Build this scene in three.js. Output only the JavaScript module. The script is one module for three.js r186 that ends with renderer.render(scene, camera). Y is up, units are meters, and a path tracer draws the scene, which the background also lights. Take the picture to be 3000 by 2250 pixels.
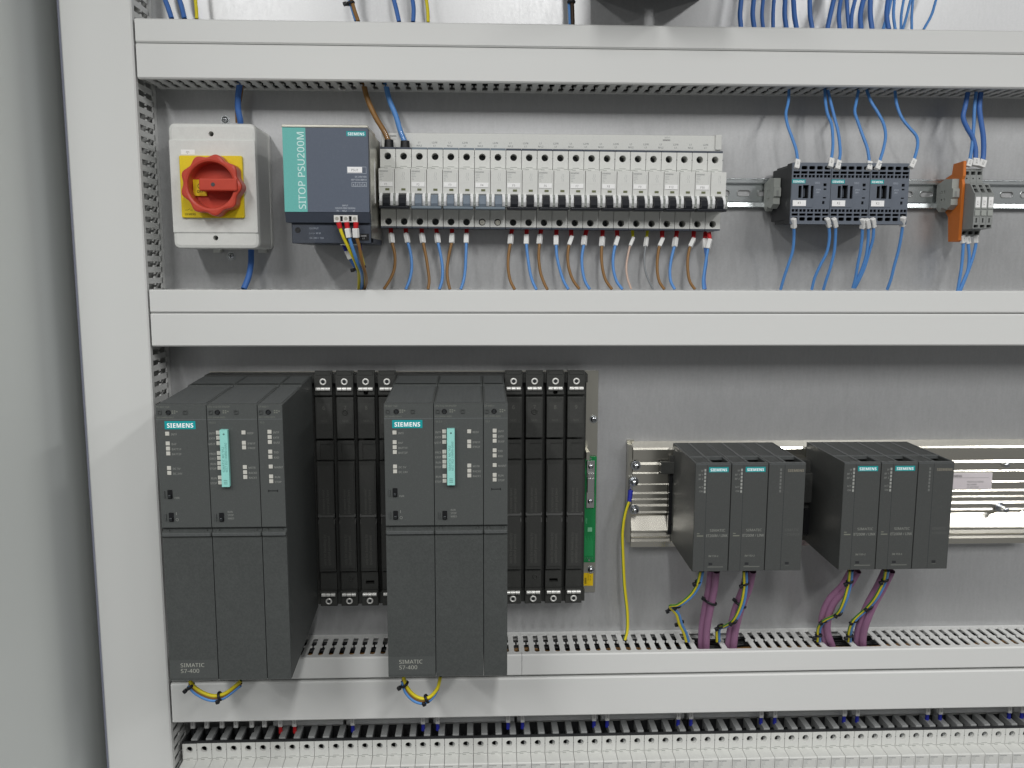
import * as THREE from 'three';
import { RoundedBoxGeometry } from 'three/addons/geometries/RoundedBoxGeometry.js';
import { mergeGeometries } from 'three/addons/utils/BufferGeometryUtils.js';
import { Brush, Evaluator, SUBTRACTION } from 'three-bvh-csg';
import { RectAreaLightUniformsLib } from 'three/addons/lights/RectAreaLightUniformsLib.js';

// ───────── camera, light, exposure (all lengths below in mm, turned to metres by S; Y0 lifts the cabinet off the floor) ─────────
const S = 0.001, Y0 = 1200;
const scene = new THREE.Scene();
const renderer = new THREE.WebGLRenderer();
renderer.toneMapping = THREE.LinearToneMapping;
renderer.toneMappingExposure = 1.0;
renderer.shadowMap.enabled = true;
const CAM = { f: 2568.13, x: 317.33, y: 142.77, z: 1066.9, yaw: -0.0419, pitch: -0.1399, roll: 0.003 };
const camera = new THREE.PerspectiveCamera(47.3128, 4 / 3, 0.05, 30);
camera.position.set(CAM.x * S, (CAM.y + Y0) * S, CAM.z * S);
camera.rotation.order = 'YXZ';
camera.rotation.set(CAM.pitch, CAM.yaw, CAM.roll);
camera.updateMatrixWorld(true);
scene.background = new THREE.Color().setRGB(0.16, 0.161, 0.16);       // the pale room behind the camera
RectAreaLightUniformsLib.init();
const LAMP_X = [-1240, -340, 480, 1380, 2330], LAMP_Y = 1010, LAMP_Z = 1700, LAMP_I = 38;

// ───────── helpers ─────────
let seed = 7;
const rnd = () => { seed = (seed * 1664525 + 1013904223) >>> 0; return seed / 4294967296; };
const camM = camera.matrixWorld.clone();
function at(u, v, z) {                                                // photo pixel + its distance from the mounting plate -> mm
  const d = new THREE.Vector3((u - 1500) / CAM.f, -(v - 1125) / CAM.f, -1).transformDirection(camM);
  const t = (z - CAM.z) / d.z;
  return new THREE.Vector3(CAM.x + t * d.x, CAM.y + t * d.y, z);
}
const REG = { a: [380, 200, 750 / 1830], b: [1080, 350, 540 / 1690], c: [1600, 350, 560 / 1753], d: [2140, 230, 860 / 2195], e: [1800, 1250, 620 / 1469],
  f: [2360, 1250, 640 / 1517], l: [480, 1850, 820 / 2212], m: [1300, 1850, 850 / 2212], n: [2150, 1850, 850 / 2212], r: [900, 1560, 600 / 1810],
  t: [0, 0, 1500 / 2212], s: [1500, 0, 1500 / 2212], w: [2600, 0, 400 / 1659], p: [0, 0, 1] };
const px = (k, x, y, z) => at(REG[k][0] + x * REG[k][2], REG[k][1] + y * REG[k][2], z);

const names = {};
function numbered(n) { names[n] = (names[n] ?? -1) + 1; return names[n] ? n + '_' + String(names[n]).padStart(3, '0') : n; }
const base = new Map();
function thing(name, label, category, pos = [0, 0, 0], group) {
  const o = new THREE.Group(); o.name = numbered(name); scene.add(o);
  o.position.set(pos[0] * S, (pos[1] + Y0) * S, pos[2] * S); base.set(o, pos);
  o.userData = { label, category }; if (group) o.userData.group = group;
  return o;
}
function copyOf(root, pos, label) {
  const r = root.clone(); r.name = numbered(root.name.replace(/_\d{3}$/, '')); scene.add(r);
  r.position.set(pos[0] * S, (pos[1] + Y0) * S, pos[2] * S); r.userData = { ...root.userData, label: label ?? root.userData.label };
  return r;
}
function prep(g) {
  if (g.index) g = g.toNonIndexed();
  for (const k of Object.keys(g.attributes)) if (!['position', 'normal', 'uv'].includes(k)) g.deleteAttribute(k);
  return g;
}
function metreUV(g) {                                                  // uv in metres, projected along each face's main axis
  const p = g.attributes.position, uv = new Float32Array(p.count * 2), a = new THREE.Vector3(), b = new THREE.Vector3(), c = new THREE.Vector3();
  for (let i = 0; i < p.count; i += 3) {
    a.fromBufferAttribute(p, i); b.fromBufferAttribute(p, i + 1); c.fromBufferAttribute(p, i + 2);
    const n = b.clone().sub(a).cross(c.clone().sub(a)), x = Math.abs(n.x), y = Math.abs(n.y), z = Math.abs(n.z);
    for (const [j, q] of [[i, a], [i + 1, b], [i + 2, c]]) { const w = x >= y && x >= z ? [q.z, q.y] : y >= z ? [q.x, q.z] : [q.x, q.y]; uv[j * 2] = w[0] * S; uv[j * 2 + 1] = w[1] * S; }
  }
  g.setAttribute('uv', new THREE.BufferAttribute(uv, 2));
  return g;
}
function geo(list, off, keepUV) {
  list = (Array.isArray(list) ? list : [list]).map(prep);
  let g = list.length > 1 ? mergeGeometries(list) : list[0].clone();
  if (off) g.translate(-off[0], -off[1], -off[2]);
  if (!keepUV) metreUV(g);
  g.scale(S, S, S);
  return g;
}
// part(): one named mesh under a thing or part; coordinates are absolute when abs is set on the thing, else relative to its base
const isAbs = new Set();
function root(o) { while (o.parent && o.parent !== scene) o = o.parent; return o; }
function part(name, list, m, parent, keepUV) {
  const r = root(parent), mesh = new THREE.Mesh(geo(list, isAbs.has(r) ? base.get(r) : null, keepUV), m);
  mesh.name = name; mesh.castShadow = mesh.receiveShadow = true; parent.add(mesh);
  return mesh;
}
function put(name, g, m, parent, [x, y, z] = [0, 0, 0], rot) {          // shared geometry (already in metres) at a local place
  const mesh = new THREE.Mesh(g, m); mesh.name = name; mesh.castShadow = mesh.receiveShadow = true;
  mesh.position.set(x * S, y * S, z * S); if (rot) mesh.rotation.set(...rot); parent.add(mesh);
  return mesh;
}
function absThing(...a) { const t = thing(...a); isAbs.add(t); return t; }
const bx = (x0, x1, y0, y1, z0, z1, r = 0, sg = 1) => {
  const w = x1 - x0, h = y1 - y0, d = z1 - z0;
  const g = r ? new RoundedBoxGeometry(w, h, d, sg, Math.min(r, w / 2.05, h / 2.05, d / 2.05)) : new THREE.BoxGeometry(w, h, d);
  return g.translate((x0 + x1) / 2, (y0 + y1) / 2, (z0 + z1) / 2);
};
const cyl = (x, y, z, r, h, ax = 'z', sg = 16, r2 = r) => {            // centred at x y z
  const g = new THREE.CylinderGeometry(r2, r, h, sg);
  if (ax === 'z') g.rotateX(Math.PI / 2); if (ax === 'x') g.rotateZ(-Math.PI / 2);
  return g.translate(x, y, z);
};
const shp = (pts, holes = []) => { const s = new THREE.Shape(pts.map((p) => new THREE.Vector2(p[0], p[1]))); for (const h of holes) s.holes.push(h); return s; };
const rect = (x0, x1, y0, y1) => shp([[x0, y0], [x1, y0], [x1, y1], [x0, y1]]);
const rrect = (x0, x1, y0, y1, r, C = THREE.Shape) => {
  const s = new C(); s.moveTo(x0 + r, y0); s.lineTo(x1 - r, y0); s.quadraticCurveTo(x1, y0, x1, y0 + r); s.lineTo(x1, y1 - r); s.quadraticCurveTo(x1, y1, x1 - r, y1);
  s.lineTo(x0 + r, y1); s.quadraticCurveTo(x0, y1, x0, y1 - r); s.lineTo(x0, y0 + r); s.quadraticCurveTo(x0, y0, x0 + r, y0); return s;
};
const hole = (x, y, r) => { const p = new THREE.Path(); p.absarc(x, y, r, 0, Math.PI * 2, true); return p; };
const hrect = (x0, x1, y0, y1) => { const p = new THREE.Path(); p.moveTo(x0, y0); p.lineTo(x0, y1); p.lineTo(x1, y1); p.lineTo(x1, y0); p.closePath(); return p; };
const exZ = (s, z0, z1, bev = 0, cs = 8) => new THREE.ExtrudeGeometry(Array.isArray(s) ? shp(s) : s, { depth: z1 - z0 - 2 * bev, bevelEnabled: bev > 0, bevelThickness: bev, bevelSize: bev, bevelOffset: -bev, bevelSegments: 2, curveSegments: cs }).translate(0, 0, z0 + bev);
const exX = (prof, x0, x1, bev = 0) => {                               // profile of [z, y] points drawn out along x
  const g = new THREE.ExtrudeGeometry(shp(prof.map(([z, y]) => [-z, y])), { depth: x1 - x0 - 2 * bev, bevelEnabled: bev > 0, bevelThickness: bev, bevelSize: bev, bevelOffset: -bev, bevelSegments: 1 });
  return g.rotateY(Math.PI / 2).translate(x0 + bev, 0, 0);             // shape x (= -z) turns to +z
};
const exY = (prof, y0, y1) => {                                        // profile of [x, z] points drawn out along y
  const g = new THREE.ExtrudeGeometry(shp(prof.map(([x, z]) => [x, -z])), { depth: y1 - y0, bevelEnabled: false });
  return g.rotateX(-Math.PI / 2).translate(0, y0, 0);
};
const face = (x0, x1, y0, y1, z) => new THREE.PlaneGeometry(x1 - x0, y1 - y0).translate((x0 + x1) / 2, (y0 + y1) / 2, z);
const tube = (pts, r, sg = 10, n) => new THREE.TubeGeometry(new THREE.CatmullRomCurve3(pts, false, 'centripetal'), n ?? Math.max(10, pts.length * 6), r, sg, false);
const csg = new Evaluator(); csg.attributes = ['position', 'normal']; csg.useGroups = false;
function cut(solid, holes) {                                           // real openings: the holes are taken out of the solid
  let a = new Brush(solid); a.updateMatrixWorld();
  for (const h of holes) { const b = new Brush(h); b.updateMatrixWorld(); a = csg.evaluate(a, b, SUBTRACTION); }
  const g = a.geometry; if (!g.attributes.uv) g.setAttribute('uv', new THREE.BufferAttribute(new Float32Array(g.attributes.position.count * 2), 2));
  return g;
}
const lin = (hex) => new THREE.Color(hex);

// ───────── procedural surfaces ─────────
function noiseTex(n, f, srgb = true, rx = 1, ry = 1) {
  const d = new Uint8Array(n * n * 4);
  for (let y = 0; y < n; y++) for (let x = 0; x < n; x++) { const c = f(x, y); d.set([c[0], c[1], c[2], 255], (y * n + x) * 4); }
  const t = new THREE.DataTexture(d, n, n); t.wrapS = t.wrapT = THREE.RepeatWrapping; t.magFilter = THREE.LinearFilter; t.minFilter = THREE.LinearMipmapLinearFilter; t.generateMipmaps = true;
  if (srgb) t.colorSpace = THREE.SRGBColorSpace; t.repeat.set(rx, ry); t.needsUpdate = true; return t;
}
function lattice(n, cx, cy) {                                          // tileable value noise with cx by cy cells
  const g = Array.from({ length: cx * cy }, () => rnd()), sm = (t) => t * t * (3 - 2 * t);
  return (x, y) => {
    const fx = x / n * cx, fy = y / n * cy, ix = Math.floor(fx), iy = Math.floor(fy), tx = sm(fx - ix), ty = sm(fy - iy);
    const v = (i, j) => g[((j % cy + cy) % cy) * cx + (i % cx + cx) % cx];
    return (v(ix, iy) * (1 - tx) + v(ix + 1, iy) * tx) * (1 - ty) + (v(ix, iy + 1) * (1 - tx) + v(ix + 1, iy + 1) * tx) * ty;
  };
}
const N = 1024, z1 = lattice(N, 220, 40), z2 = lattice(N, 90, 14), z3 = lattice(N, 26, 26), z4 = lattice(N, 9, 5), z5 = lattice(N, 300, 300);
const zincAt = (x, y) => (z1(x, y) - .5) * .26 + (z2(x, y) - .5) * .08 + (z3(x, y) - .5) * .06 + (z4(x, y) - .5) * .05 + (z5(x, y) - .5) * .34;
const zincMap = noiseTex(N, (x, y) => { const v = 228 + zincAt(x, y) * 20; return [v, v, v]; }, true, 2.4, 2.4);
const zincRough = noiseTex(N, (x, y) => { const v = 128 + zincAt(x, y) * 44; return [v, v, v]; }, false, 2.4, 2.4);
const g1 = lattice(512, 256, 256), g2 = lattice(512, 60, 60), g3 = lattice(512, 7, 7);
const grain = noiseTex(512, (x, y) => { const v = 128 + (g1(x, y) - .5) * 150 + (g2(x, y) - .5) * 60; return [v, v, v]; }, false, 6, 6);
const softMap = noiseTex(512, (x, y) => { const v = 250 + (g3(x, y) - .5) * 7 + (g2(x, y) - .5) * 5 + (g1(x, y) - .5) * 5; return [v, v, v]; }, true, 3.1, 3.1);
const darkMap = noiseTex(512, (x, y) => { const v = 240 + (g1(x, y) - .5) * 24 + (g2(x, y) - .5) * 6 + (g3(x, y) - .5) * 10; return [v, v, v]; }, true, 3.1, 3.1);
const M = {};
const plastic = (hex, rough = .5, bump = .00006, extra = {}) => new THREE.MeshPhysicalMaterial({ color: lin(hex), roughness: rough, bumpMap: bump ? grain : null, bumpScale: bump, map: softMap, specularIntensity: .6, ...extra });
const metal = (hex, rough = .3, extra = {}) => new THREE.MeshStandardMaterial({ color: lin(hex), roughness: rough, metalness: 1, ...extra });
M.zinc = new THREE.MeshStandardMaterial({ color: lin('#cbcccd'), map: zincMap, roughnessMap: zincRough, roughness: .72, metalness: .52 });
M.wall = plastic('#e6eae7', .5, 0, { map: null });
M.duct = plastic('#d9dad8', .4, .00001, { map: null });
M.ductEdge = plastic('#8d90a2', .5, 0);
M.white = plastic('#dcddd9', .38, .00003);
M.whiteBright = plastic('#eceded', .4, 0);
M.lightGrey = plastic('#d6d7d3', .45, .00003);
M.midGrey = plastic('#8e918f', .5, .00004);
M.capGrey = plastic('#999b9b', .5, .00004);
M.clampGrey = plastic('#a3a7a2', .5, .00004);
M.s7 = plastic('#4c4f4e', .55, .00008, { map: darkMap });
M.s7edge = plastic('#565959', .5, .00005, { map: darkMap });
M.et = plastic('#494b4a', .52, .00008, { map: darkMap });
M.rack = plastic('#3f403e', .5, .00008, { map: darkMap });
M.psu = plastic('#59616f', .45, .00004);
M.psuDark = plastic('#3d434e', .5, .00004);
M.cont = plastic('#666d78', .48, .00004);
M.black = plastic('#17181a', .45, .00003);
M.anthracite = plastic('#303133', .55, .00004);
M.lever = plastic('#23252a', .28, 0);
M.leverGrey = plastic('#78838f', .32, 0);
M.edgeDark = plastic('#4b515c', .5, 0);
M.edgeGrey = plastic('#77838d', .5, 0);
M.red = plastic('#c24938', .36, .00003);
M.yellow = plastic('#e6cc22', .4, .00002);
M.orange = plastic('#d0742c', .45, .00004);
M.green = plastic('#1f8048', .35, .00003);
M.teal = plastic('#0f9a9e', .4, 0);
M.tealPale = plastic('#8fd0c8', .4, 0);
M.led = plastic('#c9c8c0', .4, 0);
M.ledWin = plastic('#6f7355', .3, 0);
M.screw = metal('#c9ccd0', .22);
M.screwDark = metal('#55585a', .4);
M.alu = metal('#efebdf', .19);
M.aluDull = metal('#cfcdc2', .32);
M.dinRail = metal('#c8cdce', .27);
M.chrome = metal('#e3e4e2', .16);
M.pin = metal('#e6e6e2', .35, { metalness: .4 });
M.wBlue = plastic('#5a90d0', .38, 0);
M.wBlueDark = plastic('#4671b6', .4, 0);
M.wBrown = plastic('#8d683a', .42, 0);
M.wGrey = plastic('#83878a', .4, 0);
M.wPink = plastic('#cdb2a2', .4, 0);
M.wBlack = plastic('#1b1c1e', .42, 0);
M.wPurple = plastic('#9c7090', .5, 0);
M.ferRed = plastic('#c02228', .4, 0);
M.ferYel = plastic('#d8cf1e', .4, 0);
M.ferBlue = plastic('#2c34a4', .4, 0);
M.sleeve = plastic('#e6e6e4', .35, 0);
M.tie = plastic('#202124', .4, 0);
M.clear = new THREE.MeshPhysicalMaterial({ color: 0xffffff, transmission: 1, thickness: 0, roughness: .12, ior: 1.45 });
// canvas print: w by h millimetres, k pixels a millimetre; drawn with the origin at the top left
function print(w, h, k, bg, draw, rough = .5) {
  const c = document.createElement('canvas'); c.width = Math.round(w * k); c.height = Math.round(h * k);
  const g = c.getContext('2d'); g.fillStyle = bg; g.fillRect(0, 0, c.width, c.height); g.scale(k, k); draw(g);
  for (let i = 0; i < Math.min(6000, w * h * .9); i++) { g.fillStyle = rnd() < .5 ? 'rgba(255,255,255,.025)' : 'rgba(0,0,0,.025)'; const q = .3 + rnd() * .5; g.fillRect(rnd() * w, rnd() * h, q, q); }
  const t = new THREE.CanvasTexture(c); t.colorSpace = THREE.SRGBColorSpace; t.anisotropy = 8;
  return new THREE.MeshPhysicalMaterial({ map: t, roughness: rough, specularIntensity: .6 });
}
const txt = (g, s, x, y, size, col, o = {}) => {
  g.save(); g.translate(x, y); if (o.rot) g.rotate(o.rot); g.fillStyle = col; g.font = `${o.bold ? 'bold ' : ''}${size}px ${o.font ?? 'sans-serif'}`; g.textAlign = o.align ?? 'left'; g.textBaseline = 'alphabetic';
  if (o.w) { const m = g.measureText(s).width; g.scale(o.w / m, 1); } g.fillText(s, 0, 0); g.restore();
};
const badgeM = print(30, 8, 16, '#12989c', (g) => txt(g, 'SIEMENS', 15, 6.15, 6.1, '#ffffff', { bold: true, align: 'center', w: 26 }), .4);
// markers on sleeves
const sleeveM = print(6, 12, 10, '#e4e4e2', (g) => { txt(g, 'W31', 4.1, 9.3, 4, '#5c5c5c', { rot: -Math.PI / 2 }); }, .4);
const yg = (() => {                                                    // yellow sheath with a green stripe (u along, v round the wire)
  return noiseTex(64, (x, y) => (y > 26 && y < 40 ? [66, 122, 62] : [216, 200, 44]));
})();
M.wYG = new THREE.MeshPhysicalMaterial({ map: yg, roughness: .4, specularIntensity: .6 });

// ───────── lamps ─────────
for (let i = 0; i < LAMP_X.length; i++) {
  const t = thing('ceiling_lamp', ['long white ceiling batten lamp beyond the enclosure side panel', 'long white ceiling batten lamp over the rotary switch', 'long white ceiling batten lamp over the breaker row', 'long white ceiling batten lamp over the contactors', 'long white ceiling batten lamp beyond the terminal blocks'][i], 'lamp', [LAMP_X[i], LAMP_Y, LAMP_Z], 'ceiling batten lamps');
  part('housing', bx(-70, 70, 6, 50, -620, 620, 6), M.white, t);
  part('diffuser', bx(-58, 58, 0, 5.5, -600, 600), new THREE.MeshStandardMaterial({ color: 0xffffff, emissive: new THREE.Color(1, 1, .98), emissiveIntensity: 1.5, roughness: .6 }), t);
  const l = new THREE.RectAreaLight(new THREE.Color(1, .993, .98), LAMP_I, .116, 1.2);
  l.position.set(LAMP_X[i] * S, (LAMP_Y + Y0 - 3) * S, LAMP_Z * S); l.rotation.x = -Math.PI / 2; l.name = 'lamp_light'; l.castShadow = true;
  scene.add(l);
}

// ───────── the enclosure ─────────
const setting = (name, list, m, label) => { const t = thing(name, label, name.split('_').pop(), [0, 0, 0]); t.userData = { kind: 'structure', label }; part('panel', list, m, t); return t; };
setting('mounting_plate', bx(-150, 1400, -760, 760, -3, 0), M.zinc, 'bare galvanised sheet steel mounting plate of the cabinet');
setting('enclosure_side_wall', bx(-172, -168, -760, 760, -60, 330), M.wall, 'pale grey sheet steel side wall of the cabinet');
setting('enclosure_back_wall', bx(-168, 1400, -760, 760, -66, -62), M.wall, 'pale grey sheet steel rear wall behind the mounting plate');

// wiring ducts
const fingerG = geo(exZ([[-3.2, 9], [3.2, 9], [3.2, 31], [5.2, 31.8], [5.2, 34.6], [3.2, 35.4], [3.2, 56], [5.5, 58], [5.5, 60], [-5.5, 60], [-5.5, 58], [-3.2, 56], [-3.2, 35.4], [-5.2, 34.6], [-5.2, 31.8], [-3.2, 31]], -.8, .8));
function hDuct(label, y0, y1, x0, x1, fingers, splits = [], skip = () => false) {
  const t = absThing('cable_duct', label, 'cable duct', [x0, y0, 0], 'horizontal cable ducts');
  part('base', bx(x0, x1, y0 + 2, y1 - 2, .3, 2.2), M.duct, t);
  const cuts = [x0 - .5, ...splits, x1];
  for (let i = 0; i + 1 < cuts.length; i++) part('lid', [exX([[60, y1 - .05], [66.4, y1 - .05], [68, y1 - 1.6], [68, y0 + 1.6], [66.4, y0 + .05], [60, y0 + .05], [60, y0 + 1.2], [66, y0 + 1.4], [66, y1 - 1.4], [60, y1 - 1.2]], cuts[i] + .25, cuts[i + 1] - .25)], M.duct, t);
  const side = (y, on) => {
    if (on) { part('wall_strip', bx(x0, x1, y - .8, y + .8, .3, 9.6), M.duct, t);
      for (let x = x0 + 6.25, k = 0; x < x1; x += 12.5, k++) if (!skip(x)) put('finger', fingerG, M.duct, t, [x - x0, y - y0, 0], [Math.PI / 2, 0, 0]); } else part('wall', bx(x0, x1, y - .8, y + .8, .3, 62), M.duct, t);
  };
  side(y1 - 1.9, fingers === 'top'); side(y0 + 1.9, fingers === 'bottom');
  part('rib', bx(x0 + .5, x0 + 2, y0 + 3, y1 - 3, 2.2, 58), M.duct, t);
  return t;
}
const XR = 1290;
const cableX = [px('e', 630, 1540, 45).x, px('e', 815, 1540, 45).x, px('f', 175, 1510, 45).x, px('f', 385, 1530, 45).x];
hDuct('narrow grey duct lid, upper strip of the topmost duct pair', 373.75, 398.6, -46, XR);
hDuct('wide grey duct with slotted underside above the rotary switch', 336.3, 373.05, -46, XR, 'bottom');
hDuct('narrow grey duct under the breaker wires, its slots facing up', 83.75, 109.4, -46, XR, 'top');
hDuct('wide grey duct directly above the black module rack', 45.6, 82.9, -46, XR);
hDuct('narrow grey duct with open slots below the module rack', -354.4, -327.4, -46, XR, 'top', [at(1529, 1940, 68).x], (x) => cableX.some((c) => x > c - 9 && x < c + 16));
hDuct('wide blank grey duct between the module rack and lowest breakers', -407.2, -357.6, -46, XR);
{
  const t = absThing('cable_duct', 'tall upright grey duct beside the enclosure side wall', 'cable duct', [-122, -700, 0]);
  part('base', bx(-120, -54, -700, 700, .3, 2.2), M.duct, t);
  part('lid', exY([[-125, 58], [-125, 66.5], [-123.5, 68], [-50.5, 68], [-49, 66.5], [-49, 60], [-50.3, 60], [-50.6, 66.4], [-123.4, 66.4], [-123.6, 58]], -700, 700), M.duct, t);
  part('edge_strip', bx(-131, -125.2, -700, 700, 34, 58), M.ductEdge, t);
  part('wall', bx(-122, -120.4, -700, 700, .3, 62), M.duct, t);
  part('wall_strip', bx(-52.8, -51.2, -700, 700, .3, 12), M.duct, t);
  const fv = fingerG.clone().rotateX(Math.PI / 2).rotateZ(Math.PI / 2);
  for (let y = -693.75; y < 700; y += 12.5) put('finger', fv, M.duct, t, [-52 + 122, y + 700, 0]);
}
// added cables, mostly black, that darken the duct interiors behind the slots
function ductRun(label, y0, x0, x1, n, h) {
  const cols = [M.wBlack, M.wBlack, M.wBrown, M.wBlack, M.wBlack];
  for (let k = 0; k < n; k++) {
    const pts = []; let yy = y0 + (k + .5) / n * h, zz = 14 + (k * 17) % 34;
    for (let x = x0; x <= x1 + 1; x += 60) pts.push(new THREE.Vector3(x, yy + (rnd() - .5) * 4, zz + (rnd() - .5) * 9));
    const t = absThing('duct_cable', label, 'cable', [x0, y0, 4], label + 's'); part('sheath', new THREE.TubeGeometry(new THREE.CatmullRomCurve3(pts), 120, 2.6, 7), cols[k % 5], t);
  }
}
ductRun('cable lying inside the slotted duct below the module rack', -352, -40, 1270, 11, 17);
ductRun('cable lying inside the slotted duct under the breaker wires', 88, -40, 1270, 5, 17);
ductRun('cable lying inside the slotted duct above the rotary switch', 340, -40, 1270, 5, 22);
// DIN rails
function dinRail(label, x0, x1, yc) {
  const t = absThing('mounting_rail', label, 'rail', [x0, yc - 17.5, 0]);
  const a = yc + 17.2, b = yc - 17.2;
  part('profile', [exX([[6.6, a], [8, a], [8, a - 5.4], [1.6, a - 5.8], [1.6, a - 7], [6.6, a - 6.2]], x0, x1), exX([[6.4, b], [8.3, b], [8.4, b + .8], [7.4, b + 5.8], [6.6, b + 7], [1.6, b + 7], [1.6, b + 5.8], [6, b + 5.4]], x0, x1), cyl((x0 + x1) / 2, a - 1.2, 7.4, 1.1, x1 - x0, 'x', 10)], M.dinRail, t);
  const w = shp([[x0, yc - 11.4], [x1, yc - 11.4], [x1, yc + 11.4], [x0, yc + 11.4]]);
  for (let x = x0 + 12; x < x1 - 14; x += 25) w.holes.push(rrect(x, x + 15, yc - 3.1, yc + 3.1, 3, THREE.Path));
  part('web', exZ(w, .4, 1.6), M.dinRail, t);
  const e = [];
  for (let x = x0 + 12; x < x1 - 14; x += 25) { const q = rrect(x - .7, x + 15.7, yc - 3.8, yc + 3.8, 3.6); q.holes.push(rrect(x, x + 15, yc - 3.1, yc + 3.1, 3, THREE.Path)); e.push(exZ(q, 1.65, 2.1)); }
  part('slot_rims', e, M.chrome, t);
  return t;
}
dinRail('bright steel top hat rail carrying the breakers and contactors', 96, XR, 224);
dinRail('short steel top hat rail beyond the wide aluminium profile', 985, XR, -138);
dinRail('steel top hat rail under the lowest breaker row', -46, XR, -498);

// ───────── rotary main switch ─────────
{
  const t = absThing('rotary_switch', 'light grey boxed main switch with red handle on yellow plate', 'switch', [32, 154.7, 0]);
  part('back_box', [exZ(rrect(-14.5, 78.8, 155, 289.2, 7), 1.5, 13, 2), bx(5, 15, 287, 292, 2, 12), bx(10, 18, 151, 156, 2, 12), bx(62, 70, 151, 156, 2, 12)], M.white, t);
  part('cover', cut(exZ(rrect(-15, 79, 154.7, 289.5, 8), 13.6, 74, 4, 10), [cyl(31.2, 278, 64, 2.8, 30, 'z', 20), cyl(31.3, 166.5, 64, 2.8, 30, 'z', 20)]), M.white, t);
  part('raised_panel', exZ(rrect(-14.2, 78.2, 172, 271.5, 1.5), 73, 75.5, 1), M.white, t);
  for (const [x, y] of [[31.2, 278], [31.3, 166.5]]) {
    const s = part('cover_screw', [cyl(x, y, 51, 2.6, 3, 'z', 18), bx(x - 2, x + 2, y - .4, y + .4, 52.4, 52.8)], M.screwDark, t); s.name = 'cover_screw';
  }
  part('face_plate', exZ(rrect(-3, 64.8, 188, 254.5, 2), 75, 79, .8), M.yellow, t);
  const yp = print(66, 65, 8, '#e6cc22', (g) => { txt(g, 'SIEMENS', 2.5, 63, 3.1, '#5b5210', { bold: true, w: 12 }); g.strokeStyle = '#6a5f12'; g.lineWidth = .45; g.beginPath(); g.moveTo(3, 57.5); g.lineTo(6, 57.5); g.lineTo(8.5, 56); g.moveTo(8.6, 57.5); g.lineTo(11.5, 57.5); g.stroke(); txt(g, 'ON', 31, 5, 3.6, '#6a5f12', { bold: true }); }, .4);
  part('plate_print', face(-2, 64, 188.8, 253.8, 79.1), yp, t, true);
  const disc = part('handle_well', cyl(36, 221.5, 80.6, 23.9, 3, 'z', 40), M.red, t); disc.name = 'handle_well';
  const h = part('handle', (() => {
    const cx = 36, cy = 221.5, pts = []; for (let i = 0; i < 120; i++) { const a = i / 120 * Math.PI * 2, r = 31 + 1.7 * Math.cos(a * 9 + .5); pts.push(new THREE.Vector2(cx + r * Math.cos(a), cy + r * Math.sin(a))); }
    const s = new THREE.Shape(pts); s.holes.push(hole(cx, cy, 24)); return [exZ(s, 79.2, 101, 2.6, 36)];
  })(), M.red, t);
  part('lever', exZ(rrect(24.5, 64.5, 215.2, 228.3, 2), 82, 104, 1.6), M.red, h);
  part('lever_screw', [cyl(39.5, 221.8, 104.1, 2.1, .6)], M.screwDark, h);
  part('position_window', bx(12.6, 27, 211, 228.5, 82, 85, .4), M.yellow, h);
  const off = print(8, 10, 12, '#e6cc22', (g) => { g.strokeStyle = '#3f3a10'; g.lineWidth = .6; g.beginPath(); g.arc(4, 3, 1.9, 0, 7); g.stroke(); txt(g, 'OFF', 4, 8.8, 3.4, '#3f3a10', { align: 'center', bold: true }); });
  part('off_mark', face(15.6, 24.2, 212.4, 225.4, 85.1), off, h, true);
  const q1 = print(15, 5.4, 14, '#f1f1f1', (g) => txt(g, 'Q1', 7.5, 4, 3.2, '#777', { align: 'center' }));
  part('name_label', bx(-1.5, 13.3, 255.6, 261, 75.2, 75.8), M.whiteBright, t);
  part('name_print', face(-1.4, 13.2, 255.7, 260.9, 75.9), q1, t, true);
}
function screwHead(label, x, y, z, r = 4.4, cat = 'screw', h = 3) {
  const t = absThing('pan_head_screw', label, cat, [x, y - r, z], 'screws in the mounting plate');
  part('washer', cyl(x, y, z + .4, r * 1.25, .8, 'z', 22), M.dinRail, t);
  part('head', [new THREE.LatheGeometry([[0, h], [r * .45, h], [r * .8, h * .75], [r, h * .3], [r, 0]].reverse().map((p) => new THREE.Vector2(p[0], p[1])), 20).rotateX(Math.PI / 2).translate(x, y, z + .8)], M.screw, t);
  part('cross_recess', [bx(x - r * .5, x + r * .5, y - .5, y + .5, z + h + .55, z + h + .9), bx(x - .5, x + .5, y - r * .5, y + r * .5, z + h + .56, z + h + .91)], M.screwDark, t);
}
screwHead('steel screw in the plate above the rotary switch box', 26.9, 304, 0, 3.8);
screwHead('steel screw in the plate below the rotary switch box', 27.5, 147, 0, 3.8);
screwHead('steel screw beside the green circuit board, at its upper end', ...px('p', 1739, 1228, 2).toArray().slice(0, 2), 2, 4);
screwHead('steel screw just under the green circuit board', ...px('p', 1731, 1669, 2).toArray().slice(0, 2), 2, 4);

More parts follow.
